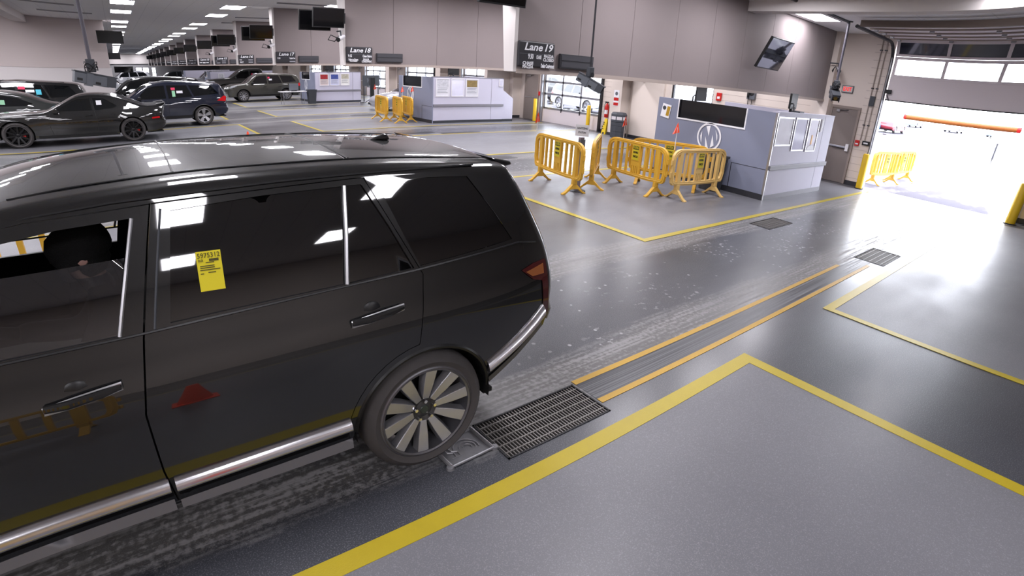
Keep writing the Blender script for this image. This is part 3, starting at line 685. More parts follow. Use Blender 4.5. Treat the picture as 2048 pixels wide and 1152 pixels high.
# ------------------------------------------------------------------ yellow plastic barricades
M_BAR = mat('barricade_yellow', '#d2a338', .42, noise=(5, .08)); M_BARP = mat('barricade_faded', '#d3b06c', .5, noise=(5, .08))
M_CAUT = mat('caution_label', '#c9b82a', .5)
def make_barricade(m, name, label):
    """1.75 m wide interlocking barricade; local x along it, origin on the floor under its middle"""
    t = thing(name, label, 'barricade')
    hw, lw = .875, .635
    zb, zt, zc = .27, 1.0, .84
    out = [(-hw,.36),(-hw,zc-.02)]+[(-hw+(hw-lw)*(1-math.cos(a)), zc+(zt-zc)*math.sin(a)) for a in (.25,.55,.85,1.15,1.4)]+[(-lw+.05,zt)]
    top = out+[(-x, z) for x, z in out[::-1]]
    full = chaikin([(-hw+.09,zb)]+top+[(hw-.09,zb)], 1)
    inn = lambda p, d: (p[0]*(1-d/hw*.98), .635+(p[1]-.635)*(1-d/.365))
    fr = MB(); n = len(full)
    for yy, inset in ((.028, 0),):
        vs = []
        for p in full:
            q_ = inn(p, .075); vs += [(p[0],-yy,p[1]),(q_[0],-yy,q_[1]),(q_[0],yy,q_[1]),(p[0],yy,p[1])]
        fs = []
        for i in range(n):
            j = (i+1)%n
            for k in range(4): fs.append((4*i+k, 4*i+(k+1)%4, 4*j+(k+1)%4, 4*j+k))
        fr.add(vs, fs)
    fr.build('frame', m, t, fix=True)
    # raised bead round the frame on both faces
    for s in (-1, 1): MB().tube([(inn(p,.035)[0], s*.03, inn(p,.035)[1]) for p in full], .009, 4, True).build('frame_bead', m, t)
    for s in (-1, 1):
        MB().box(s*lw-.05, s*lw+.05, -.034, .034, .2, .985).build('upright', m, t, bevel=.006)
        f = MB(); f.prism([(-.05,.30),(.05,.30),(.05,.19),(.20,.05),(.27,.02),(.27,0),(.21,0),(.08,.10),(-.08,.10),(-.21,0),(-.27,0),(-.27,.02),(-.20,.05),(-.05,.19)], 'x', s*lw-.035, s*lw+.035)
        f.build('foot', m, t, bevel=.006)
        for z in (.5, .74): MB().cyl((s*(hw+.012),0,z-.05),(s*(hw+.012),0,z+.05),.022,8).build('hinge_lug', m, t)
    for x in (-.45, -.28, .28, .45):
        MB().box(x-.022, x+.022, -.02, .02, .33, .94).build('slat', m, t)
    MB().box(-.12, .12, -.026, .026, .6, .94).build('label_panel', m, t)
    lo = MB(); lo.box(-.12, .12, -.02, .02, .5, .6)
    for x in (-.1, -.05, 0, .05, .1): lo.box(x-.016, x+.016, -.02, .02, .33, .5)
    lo.build('lower_grille', m, t)
    for s, r in ((-1, FY), (1, (PI/2, 0, PI))):
        y = s*.028
        c = MB().box(-.088, .088, min(y, y+s*.002), max(y, y+s*.002), .62, .92).build('caution_label', M_CAUT, t)
        MB().box(-.08, .08, min(y, y+s*.0035), max(y, y+s*.0035), .835, .905).build('label_band', M_BLACK, c)
        for w, z, mm in (('CAUTION', .87, M_CAUT), ('MOVING', .775, M_BLACK), ('VEHICLES', .69, M_BLACK)):
            text(w, .06, mm, c, (0, y+s*.004, z), r, width=.135, bold=.03)
    return t
bar_y = make_barricade(M_BAR, 'barricade', 'x'); bar_p = make_barricade(M_BARP, 'barricade', 'x')
used = set()
def put_bar(src, a, b, label, group=None):
    """barricade whose two feet stand at a and b"""
    cx, cy = (a[0]+b[0])/2, (a[1]+b[1])/2; rz = math.atan2(b[1]-a[1], b[0]-a[0])
    if src.name not in used: used.add(src.name); r = src; r.location = (cx, cy, 0); r.rotation_euler = (0, 0, rz); r['label'] = label
    else: r = dup(src, (cx, cy, 0), rz, label)
    if group: r['group'] = group
    return r
put_bar(bar_y, (7.42,8.5), (7.2,7.22), 'yellow barricade with caution label, leftmost of the pair by the sanitizing sign', 'yellow barricades')
put_bar(bar_y, (7.72,7.3), (8.98,8.32), 'yellow barricade seen edge-on beside the sanitizing sign', 'yellow barricades')
put_bar(bar_y, (8.85,7.72), (8.7,6.43), 'bright yellow barricade left of the pale one at the near booth', 'yellow barricades')
put_bar(bar_y, (9.45,7.55), (10.1,6.4), 'yellow barricade standing behind, against the blue-grey booth', 'yellow barricades')
put_bar(bar_p, (8.95,6.1), (10.22,6.02), 'faded cream-yellow barricade in front of the near booth trash can', 'yellow barricades')
put_bar(bar_y, (9.62,21.75), (9.45,20.5), 'yellow barricade left of the pair at the lane 18 booth', 'yellow barricades')
put_bar(bar_y, (9.7,19.65), (10.0,20.88), 'yellow barricade in front at the lane 18 booth, under the middle flag', 'yellow barricades')
put_bar(bar_y, (10.25,19.85), (10.5,21.1), 'yellow barricade nearest the M emblem of the lane 18 booth', 'yellow barricades')
put_bar(bar_y, (17.75,5.0), (18.95,4.78), 'yellow barricade outside, nearest the open door', 'yellow barricades')
put_bar(bar_y, (19.35,4.9), (20.6,4.75), 'yellow barricade outside with caution label, farther from the open door', 'yellow barricades')
put_bar(bar_y, (-1.9,5.75), (-.65,5.7), 'yellow barricade seen through the open front window of the black luxury SUV', 'yellow barricades')
put_bar(bar_y, (-3.75,5.8), (-2.5,5.75), 'yellow barricade beyond the front of the black luxury SUV', 'yellow barricades')
for i, x in enumerate((-4.98, -3.14, -1.3)): put_bar(bar_y, (x-.63, .3), (x+.63, .3), 'yellow barricade mirrored in the doors of the black luxury SUV', 'mirrored barricades')

def pennant(label, x, y, z0, z1, r=.07):
    t = thing('flag_marker', label, 'flag', (x, y, z0))
    MB().cyl((0,0,-.02),(0,0,z1-z0-.1),.008,6).build('rod', M_WHITE, t)
    h = z1-z0; MB().add([(-r,-.01,h-.22),(r*.9,0,h-.2),(.005,0,h),(0,r,h-.25)], [(0,1,2),(1,3,2),(3,0,2),(0,3,1)]).build('orange_flag', M_ORANGE, t, fix=True)
for a in (('orange flag on the left end of the barricade by the sanitizing sign', 7.45, 8.72, .98, 1.42), ('orange flag on the barricade left of the M booth', 9.1, 7.75, .98, 1.45), ('large orange flag rising over the pale barricade', 8.95, 6.28, .98, 1.5, .1),
          ('orange flag on the lane 18 barricade, leftmost of three', 9.62, 21.98, .98, 1.45), ('orange flag on the lane 18 barricade, middle of three', 9.66, 19.45, .98, 1.45), ('orange flag on the lane 18 barricade, rightmost of three', 10.2, 19.65, .98, 1.45)): pennant(*a)
def cone(label, x, y, h=.45):
    t = thing('traffic_cone', label, 'traffic cone', (x, y, 0)); r = h*.3
    MB().box(-r, r, -r, r, 0, .03).build('base', M_ORANGE, t); MB().lathe([(r*.8,.03),(r*.25,h),(0,h)], (0,0,0), n=16).build('body', M_ORANGE, t, smooth=True)
    MB().lathe([(r*.62,h*.35),(r*.46,h*.62)], (0,0,.0), n=16).build('reflective_band', M_PRINT, t, smooth=True)
cone('small orange traffic cone on the floor beyond the roof of the black luxury SUV', 3.32, 17.2, .3)
cone('orange traffic cone mirrored in the rear door of the black luxury SUV', .1, .25, .6)

# ------------------------------------------------------------------ bollards, bins, safety items
def bollard(label, x, y, h, r=.08):
    t = thing('bollard', label, 'bollard', (x, y, 0)); MB().lathe([(r,0),(r,h-.03),(r*.8,h),(0,h)], (0,0,0), n=18).build('post', M_YEL, t, smooth=True); MB().lathe([(r+.03,0),(r+.03,.02),(r,.02)], (0,0,0), n=18).build('base_plate', M_STEEL, t, smooth=True)
bollard('yellow bollard left of the closed lane 19 overhead door', 16.1, 19.1, 1.02); bollard('yellow bollard right of the closed lane 19 overhead door', 16.15, 15.75, 1.02)
bollard('yellow bollard at the left jamb of the open door', 16.2, 4.88, .97, .09); bollard('yellow bollard at the right edge of the picture', 16.05, 1.22, .97, .1)
def hex_bin(label, x, y, r, h, openings=True):
    t = thing('trash_can', label, 'trash can', (x, y, 0)); n = 8
    P = lambda rr, z: [(rr*math.cos(2*PI*i/n+.4), rr*math.sin(2*PI*i/n+.4), z) for i in range(n)]
    b = MB(); b.add(P(r*.92,.0)+P(r,h*.62), [(i,(i+1)%n,n+(i+1)%n,n+i) for i in range(n)]+[tuple(range(n))[::-1], tuple(range(n,2*n))]); b.build('body', M_DGREY, t, bevel=.01)
    l = MB(); l.add(P(r*1.02,h*.63)+P(r*1.02,h*.93)+P(r*.85,h), [(i,(i+1)%n,n+(i+1)%n,n+i) for i in range(n)]+[(n+i,n+(i+1)%n,2*n+(i+1)%n,2*n+i) for i in range(n)]+[tuple(range(n))[::-1], tuple(range(2*n,3*n))]); l.build('hood', M_DGREY, t, bevel=.01)
    if openings:
        for i in range(n):
            a = 2*PI*(i+.5)/n+.4; c = r*1.02*math.cos(PI/n)
            M = Matrix.Translation((c*math.cos(a), c*math.sin(a), h*.78)) @ Matrix.Rotation(a, 4, 'Z')
            MB().box(-.01, .004, -.1, .1, -.06, .06).xf(M).build('opening', mat('bin_liner', '#c9c3c6', .6), t)
    for z in (.25, .48): MB().add(P(r*(.93+.06*z/.5),h*z)+P(r*(.935+.06*z/.5),h*z+.012), [(i,(i+1)%n,n+(i+1)%n,n+i) for i in range(n)]).build('band', M_STEEL, t)
hex_bin('dark grey eight-sided trash can with openings beside the wet floor sign', 15.75, 13.75, .31, .95)
def slim_bin(label, x, y, rz=0, h=.76):
    t = thing('trash_can', label, 'trash can', (x, y, 0), rz)
    b = MB(); a, c = .2, .15; A, C = .26, .2
    b.add([(-a,-c,0),(a,-c,0),(a,c,0),(-a,c,0),(-A,-C,h),(A,-C,h),(A,C,h),(-A,C,h)], [(0,3,2,1),(0,1,5,4),(1,2,6,5),(2,3,7,6),(3,0,4,7)]); b.build('body', M_DGREY, t, bevel=.02)
    r = MB()
    for x0, x1, y0, y1 in ((-A-.015,A+.015,-C-.015,-C+.01),(-A-.015,A+.015,C-.01,C+.015),(-A-.015,-A+.01,-C,C),(A-.01,A+.015,-C,C)): r.box(x0,x1,y0,y1,h-.04,h+.01)
    r.build('rim', M_DGREY, t); MB().box(-A+.01, A-.01, -C+.01, C-.01, h-.12, h-.1).build('liner', M_BLACK, t)
slim_bin('dark slim trash can between the pale barricade and the near booth', 10.68, 6.4, 1.57, .78)
slim_bin('dark slim trash can at the corner of the lane 17 booth', 10.0, 32.0, 0, .8)
t = thing('folding_table', 'white folding table beside the lane 17 booth trash can', 'table', (8.9, 32.1, 0))
MB().box(-.75, .75, -.35, .35, .7, .74).build('top', M_WHITE, t)
for x in (-.6, .6): MB().tube([(x,-.3,0),(x,-.3,.7),(x,.3,.7),(x,.3,0)], .015, 6).build('leg', M_ALU, t)
t = thing('table_monitor', 'dark boxy monitor on the white folding table', 'monitor', (9.0, 32.15, .74)); MB().box(-.25, .25, -.1, .1, .05, .42).build('case', M_GREYP, t, bevel=.01); MB().box(-.15, .15, -.1, .1, 0, .05).build('foot', M_BLACK, t)
t = thing('charging_stand', 'black upright stand with red hose coil by the lane 17 booth', 'stand', (13.3, 30.8, 0)); MB().box(-.1, .1, -.1, .1, 0, 1.4).build('column', M_BLACK, t, bevel=.01); MB().box(-.14, .14, -.14, .1, 1.1, 1.5).build('head', M_BLACK, t)
MB().tube([(.55+.33*math.cos(a*.5), .1*math.sin(a*.5), .08+.012*a) for a in range(26)], .025, 6).build('red_hose', M_RED, t); MB().tube([(-.1,-.1,.3),(-.5,-.15,.06),(-.8,-.1,.05),(-.5,.1,.06)], .02, 6).build('black_hose', M_BLACK, t)
t = thing('fire_extinguisher', 'red fire extinguisher on the wall right of the overhead door', 'fire extinguisher', (WX-.1, 15.0, .62))
MB().lathe([(0,0),(.075,0),(.085,.03),(.085,.42),(.06,.5),(.03,.54),(.03,.58)], (0,0,0), n=18).build('tank', M_RED, t, smooth=True); MB().box(-.03, .03, -.05, .09, .57, .63).build('valve', M_BLACK, t)
MB().tube([(0,.05,.6),(0,.13,.5),(0,.12,.25),(0,.1,.15)], .012, 6).build('hose', M_BLACK, t); MB().lathe([(.0865,.14),(.0865,.3)], (0,0,0), n=18, a0=PI*.6, a1=PI*1.4).build('instruction_label', M_PRINT, t); MB().box(-.02, .1, -.03, .03, .35, .4).build('wall_bracket', M_STEEL, t)
t = thing('wet_floor_sign', 'yellow folding wet floor sign leaning beside the grey trash can', 'floor sign', (16.05, 14.65, 0), -.3)
for s in (-1, 1):
    p = MB(); p.prism([(-.14,.1),(-.14,0),(-.09,0),(-.07,.08),(.07,.08),(.09,0),(.14,0),(.14,.1),(.09,.62),(-.09,.62)], 'x', -.008, .008); p.xf(Matrix.Translation((s*.1,0,0)) @ Matrix.Rotation(-s*.16, 4, 'Y')); p.build('panel', mat('floor_sign_yellow', '#e3c227', .4), t)
for z, w in ((.45, .11), (.38, .1), (.2, .12)): MB().box(-.175+z*.17, -.165+z*.17, -w/2, w/2, z, z+.03).build('print_bar', M_BLACK, t)
MB().add([(-.15,-.05,.33),(-.15,.05,.33),(-.145,0,.25)], [(0,1,2)]).build('falling_figure_mark', M_BLACK, t)
t = thing('sanitizing_station', 'slim post with a sanitizing station sign behind the yellow barricades', 'sign post', (7.48, 7.42, 0))
MB().lathe([(0,0),(.17,0),(.17,.015),(.03,.03)], (0,0,0), n=20).build('base', M_STEEL, t, smooth=True); MB().box(-.05, .05, -.03, .03, .02, 1.06).build('post', mat('post_brown', '#8a8088', .4, metal=.5), t)
MB().box(-.06, .06, -.05, .02, .75, 1.02).build('dispenser', M_GREYP, t)
sg = MB(); sg.box(-.13, .13, -.004, .004, 1.08, 1.3); s1 = sg.build('sign_card', M_PRINT, t); s1.rotation_euler = (0, 0, -.9)
text('SANITIZING', .05, M_BLACK, s1, (0, -.006, 1.23), FY, width=.2, bold=.03); text('STATION', .05, M_BLACK, s1, (0, -.006, 1.15), FY, width=.15, bold=.03)
# wall fittings on the exit-door wall
def fitting(name, label, cat, y, z, w, h, m, d=.04, parts=()):
    t = thing(name, label, cat, (WX, y, z)); MB().box(-d, 0, -w/2, w/2, 0, h).build('case', m, t, bevel=.004)
    for nm, a, b, c, e, mm in parts: MB().box(-d-.006, -d, a, b, c, e).build(nm, mm, t)
    return t
es = fitting('exit_sign', 'red exit sign above the brown door', 'sign', 5.9, 2.52, .32, .2, M_GREYP, .05, (('face', -.14, .14, .02, .18, mat('exit_face', '#c9c3c0', .4)),))
text('EXIT', .15, mat('exit_red', '#e0302c', .4, emit='#ff2018', es=.6), es, (-.06, 0, .1), FX, width=.24, bold=.02)
fitting('fire_alarm_pull', 'small red fire alarm box beside the exit door', 'fire alarm', 5.31, 1.12, .12, .16, M_RED, .05, (('handle', -.04, .04, .04, .08, M_PRINT),))
fitting('key_switch', 'black key switch box right of the red alarm box', 'switch box', 5.07, 1.17, .2, .12, M_BLACK, .04, (('label', -.06, .06, .04, .08, M_PRINT),))
fitting('junction_box', 'grey junction box on the conduit right of the exit door', 'junction box', 5.17, 2.25, .13, .26, M_DGREY, .07)
fitting('fire_horn', 'red fire horn on the wall right of the high window', 'fire alarm', 10.05, 1.8, .18, .26, M_RED, .06, (('strobe', -.05, .05, .06, .14, M_PRINT),))
fitting('red_pull_station', 'small red alarm box between the brown door and the overhead door', 'fire alarm', 19.27, 1.15, .14, .18, M_RED, .05)
for i, (y, z) in enumerate(((14.2, 1.45),)):
    t = thing('safety_notice', 'white and red safety notice on the pier by the fire extinguisher', 'notice', (WX-.5, y, 1.15)); MB().box(-.006, 0, -.13, .13, 0, .6).build('sheet', M_PRINT, t)
    MB().box(-.009, -.006, -.12, .12, .2, .32).build('red_band', M_RED, t); MB().box(-.009, -.006, -.12, .12, .02, .13).build('red_band', M_RED, t); MB().cyl((-.01,0,.47),(-.006,0,.47),.07,14).build('round_mark', M_GREYP, t)
t = thing('safety_notice', 'red lettered notice on the wall left of the brown door', 'notice', (14.95, 20.95, 1.2)); MB().box(0, .3, -.006, 0, 0, .14).build('red_sheet', M_RED, t); MB().box(0, .3, -.006, 0, .2, .36).build('red_sheet', M_RED, t)
struct('wall_return', MB().box(14.7, 16.5, 20.96, 21.2, 0, CZ), M_WALL); struct('baseboard_9', MB().box(15.0, 16.5, 20.94, 20.96, 0, .12), M_BASE)
t = thing('wall_phone', 'grey wall telephone with hanging cord over the near booth', 'telephone', (WX, 8.85, 1.98)); MB().box(-.12, 0, -.14, .14, 0, .34).build('base', M_GREYP, t, bevel=.01); MB().tube([(-.16,.06,.05),(-.18,.06,.15),(-.16,.06,.3)], .035, 8).build('handset', M_BLACK, t); MB().lathe([(.09,-.13),(.0,-.13)], (0,-.03,.2), axis='x', n=16).build('dial', M_BLACK, t)
MB().tube([(-.14,.06,.03),(-.15,.04,-.2),(-.12,.0,-.32),(-.1,-.05,-.25),(-.1,-.05,0)], .012, 6).build('cord', M_BLACK, t)
for i, (y, lab) in enumerate(((5.12, 'thin conduit on the wall nearest the open door'), (5.24, 'thin conduit on the wall left of its twin, above the junction box'))):
    t = thing('conduit', lab, 'conduit', (WX-.03, y, 1.3)); MB().cyl((0,0,0),(0,0,2.8),.014,8).build('pipe', M_TRIM, t, smooth=True)
    for z in (.4, 1.4, 2.4): MB().box(-.02, .03, -.03, .03, z, z+.03).build('clip', M_STEEL, t)

# ------------------------------------------------------------------ floor grates and the cast plate
M_GRATE = mat('galvanised_grate', '#75726f', .45, metal=.6, noise=(30, .3)); M_GFRAME = mat('grate_frame', '#2a2a2c', .5, metal=.5)
def grate(label, a, b, c, d, fine):
    t = thing('floor_grate', label, 'floor grate', ((a+b)/2, (c+d)/2, 0)); o = t.location; w = .012
    f = MB(); f.box(a,b,c,c+w,-.03,.006); f.box(a,b,d-w,d,-.03,.006); f.box(a,a+w,c,d,-.03,.006); f.box(b-w,b,c,d,-.03,.006); f.build('frame', M_GFRAME, t, org=o)
    n = 36
    base = MB().box(-.004,.004,-(d-c)/2+w,(d-c)/2-w,-.03,0).build('cross_bar', M_GRATE, t)
    base.location = (a+w+(b-a-2*w)*.5/n-o[0], 0, 0)
    for i in range(1, n):
        q_ = base.copy(); COL.objects.link(q_); q_.parent = t; q_.location = (a+w+(b-a-2*w)*(i+.5)/n-o[0], 0, 0)
    for y in [c+.06+(d-c-.12)*i/4 for i in range(5)]: MB().box(a, b, y-.005, y+.005, -.012, .003).build('long_bar', M_GRATE, t, org=o)
grate('steel floor grate right behind the rear wheel of the black luxury SUV', *PITS[0], True)
grate('steel floor grate in the sunlit end of the amber-striped channel', *PITS[1], True)
grate('steel floor grate beside the yellow stripe near the booth corner', *PITS[2], True)
for i, (x, y, l) in enumerate(((9.5, 15.9, 1.6), (8.2, 16.4, 1.2), (7.6, 11.0, 1.2), (9.2, 23.4, 1.6), (10.5, 22.7, 1.5))):
    t = tag(MB().box(x, x+l, y, y+.42, 0, .004).build('floor_grate', mat('far_grate', '#26262a', .4)), 'distant dark floor grate in the lanes beyond the SUV', 'floor grate', 'distant floor grates')
M_CAST = mat('cast_plate', '#8c8c90', .4, metal=.6, noise=(40, .15))
t = thing('cast_plate', 'cast aluminium floor plate with raised pattern under the rear tyre', 'floor plate', (1.47, 2.24, 0), .04)
MB().box(-.17, .17, -.12, .13, 0, .008).build('plate', M_CAST, t, bevel=.004)
for y in (-.12, .12): MB().cyl((-.17,y,.01),(.17,y,.01),.01,8).build('rim', M_CAST, t, smooth=True)
for x in (-.16, .155): MB().cyl((x,-.12,.013),(x,.12,.013),.014,8).build('end_roll', M_CAST, t, smooth=True)
for x, y in ((-.17,-.12),(.17,-.12)): MB().lathe([(0,.02),(.022,.018),(.025,0)], (x,y,0), n=12).build('corner_boss', M_CAST, t, smooth=True)
for r, cx in ((.03, .03), (.055, .03), (.085, .02)): MB().tube([(cx+r*math.cos(a), -.02+r*math.sin(a), .01) for a in [-.4+.3*i for i in range(12)]], .005, 5).build('relief_curve', M_CAST, t)
for x in (-.11, -.08): MB().tube([(x,-.06,.01),(x+.03,-.06,.01),(x+.035,-.02,.01),(x,0,.01),(x-.01,.05,.01)], .005, 5).build('relief_curve', M_CAST, t)
# outdoor clearance bar
struct('trim_40', MB().box(19.4, 19.6, 1.2, 6., 4.45, 4.65).box(16.7, 19.4, 5.7, 5.9, 4.45, 4.65).box(16.7, 19.4, 1.3, 1.5, 4.45, 4.65), M_STEEL)
t = thing('clearance_bar', 'orange-yellow clearance bar hanging outside the open door', 'clearance bar', (19.5, 3.55, 2.06)); MB().cyl((0,-1.5,0),(0,1.5,0),.075,14).build('bar', mat('bar_orange', '#8a4f1c', .5), t, smooth=True)
for y in (-1.5, 1.42): MB().cyl((0,y,0),(0,y+.08,0),.079,14).build('red_end', M_RED, t, smooth=True)
for y in (-1.3, 1.3): MB().cyl((0,y,.07),(0,y,2.42),.006,5).build('hanger', M_STEEL, t)

# ------------------------------------------------------------------ vehicles
def crom(pts, d):
    """Catmull-Rom through (x,z,tag) points; a tag belongs to the stretch that follows"""
    out = []
    for i in range(len(pts)-1):
        p0, p1, p2, p3 = (Vector(pts[max(0, min(len(pts)-1, j))][:2]) for j in (i-1, i, i+1, i+2))
        k = max(1, math.ceil((p2-p1).length/d)); tg = pts[i][2] if len(pts[i]) > 2 else 'b'
        for s in range(k):
            t = s/k
            v = .5*((2*p1)+(p2-p0)*t+(2*p0-5*p1+4*p2-p3)*t*t+(3*p1-p0-3*p2+p3)*t**3) if tg != 'l' else p1.lerp(p2, t)
            out.append((v.x, v.y, tg))
    out.append((pts[-1][0], pts[-1][1], 'b')); return out
def paint(name, col, rough=.08, metal=0.):
    m = mat(name, col, .35, metal, spec=.15, coat=1.); m.node_tree.nodes['Principled BSDF'].inputs['Coat IOR'].default_value = 1.62; return m
M_TYRE = mat('tyre_rubber', '#454242', .75, noise=(20, .15)); M_CGLASS = mat('car_glass', '#0c0e10', .03, spec=.8); M_CHROME = mat('chrome', '#cfcfd2', .12, metal=1.)
M_UNDER = mat('underbody', '#0b0b0c', .8); M_TAIL = mat('tail_lamp', '#a01018', .12, emit='#ff1010', es=.15); M_HEAD = mat('head_lamp', '#c8ccd2', .08, spec=.9); M_CTRIM = mat('car_trim', '#101012', .35)
def wheel_parts(root, x, y, side, R, rimr, width, spokes, m_rim, style='wide', caliper=None, twin=False):
    """tyre with rim, disc and hub as sub-parts; y = outer face, side = -1 for the -y side"""
    s = side; c = (x, y, R)
    prof = [(rimr*.98,-.01*0),(rimr+.012,.012),(R-.05,-.006),(R-.015,.02),(R,.06),(R,width-.06),(R-.015,width-.02),(R-.05,width),(rimr,width)]
    ty = MB(); ty.lathe([(r, -s*h) for r, h in prof], c, 'y', 48); t = ty.build('tyre', M_TYRE, root, smooth=True, fix=True, angle=50)
    rm = MB(); rm.lathe([(r, -s*h) for r, h in ((rimr+.008,.008),(rimr-.004,.002),(rimr-.016,.008),(rimr-.02,.05),(rimr-.045,.14),(rimr-.045,width))], c, 'y', 48); rm.build('rim_barrel', m_rim if not twin else mat('rim_pocket', '#77777c', .35, metal=.8), t, smooth=True, fix=True)
    MB().lathe([(0, -s*.13),(rimr-.05, -s*.13)], c, 'y', 32).build('brake_disc', mat('brake_disc', '#1e1d1d', .5, metal=.5), t)
    hub = .30*rimr
    for i in range(spokes):
        a = 2*PI*(i+.3)/spokes
        sp = MB(); w0, w1 = (.30*rimr*2*PI/spokes*.36, rimr*2*PI/spokes*.20) if style == 'wide' else (.30*rimr*2*PI/spokes*.5, rimr*2*PI/spokes*.11)
        ro = rimr-.008
        vs = []
        for rr, w, d in ((hub*.85, w0, .045), (ro*.62, (w0+w1)*.55, .028), (ro, w1, .012)):
            for yy, ww in ((d, w), (d+.05, w*1.35)):
                for q_ in (-1, 1):
                    ca, sa = math.cos(a), math.sin(a); vs.append((x+rr*ca-q_*ww*sa, y-s*yy, R+rr*sa+q_*ww*ca))
        fs = []
        for j in (0, 4): fs += [(j,j+1,j+5,j+4),(j+2,j+6,j+7,j+3),(j,j+4,j+6,j+2),(j+1,j+3,j+7,j+5)]
        fs += [(0,2,3,1),(8,9,11,10)]
        sp.add(vs, fs); sp.build('spoke', m_rim, t, fix=True, bevel=.003 if rimr > .26 else 0)
    MB().lathe([(0,-s*.05),(hub*.42,-s*.05),(hub*.62,-s*.058),(hub*.95,-s*.045),(hub*1.0,-s*.08)], c, 'y', 24).build('hub', m_rim if not twin else mat('hub_grey', '#4b4a49', .35, metal=.6), t, smooth=True, fix=True)
    if twin:
        for i in range(5):
            a = 2*PI*i/5+.3; p = (x+hub*.72*math.cos(a), R+hub*.72*math.sin(a)); MB().cyl((p[0], y-s*.03, p[1]), (p[0], y-s*.06, p[1]), .011, 6).build('lug_nut', M_CHROME, t)
        MB().lathe([(0,-s*.046),(hub*.28,-s*.046),(hub*.34,-s*.052)], c, 'y', 20).build('centre_cap', mat('cap_green', '#3c4440', .3, metal=.4), t, smooth=True, fix=True)
    if caliper:
        a0 = .3; pts = [(x+(rimr-.09)*math.cos(a), R+(rimr-.09)*math.sin(a)) for a in (-.35,-.1,.1,.35)]+[(x+(rimr-.17)*math.cos(a), R+(rimr-.17)*math.sin(a)) for a in (.35,-.35)]
        MB().prism(pts, 'y', y-s*.06, y-s*.12).build('brake_caliper', caliper, t)
    return t
class Car:
    def __init__(s, sp):
        s.__dict__.update(sp); s.out = crom(s.top, s.d)
        xs = [p[0] for p in s.out]; s.x0, s.x1 = min(xs), max(xs); s.xc, s.L = (s.x0+s.x1)/2, s.x1-s.x0
    def S(s, x, z):
        e = min(1, abs(x-s.xc)/(s.L/2)); w = s.W/2*(1-s.plan*e**s.pe)
        if z < s.zw: w -= s.tuck*((s.zw-z)/s.zw)**2
        elif z < s.zb: w -= s.sh*((z-s.zw)/(s.zb-s.zw))**2
        else: w -= s.sh+(z-s.zb)*s.tum+ .10*max(0, z-s.zb-.25)**2
        return max(w, .1)
    def inset(s):
        n = len(s.out); q_ = []; nm = []
        for i in range(n):
            a = Vector(s.out[max(0, i-1)][:2]); b = Vector(s.out[min(n-1, i+1)][:2]); t = (b-a).normalized(); nn = Vector((-t.y, t.x))
            nm.append(nn); p = Vector(s.out[i][:2])-nn*s.r; q_.append((p.x, p.y))
        return q_, nm
    def arches(s, bottom):
        """sill line from rear to front with the wheel arches cut in"""
        zb = bottom; pts = [(s.x1-s.r-.02, s.rearz)]
        for xc, R in sorted(s.wheels, reverse=True):
            Ra = s.ra; h = zb-s.wr
            a0 = math.asin(max(-1, min(1, h/Ra)))
            pts += [(xc+Ra*math.cos(a), s.wr+Ra*math.sin(a)) for a in [a0+(PI-2*a0)*i/16 for i in range(17)]]
        pts.append((s.x0+s.r+.02, s.frontz)); return pts
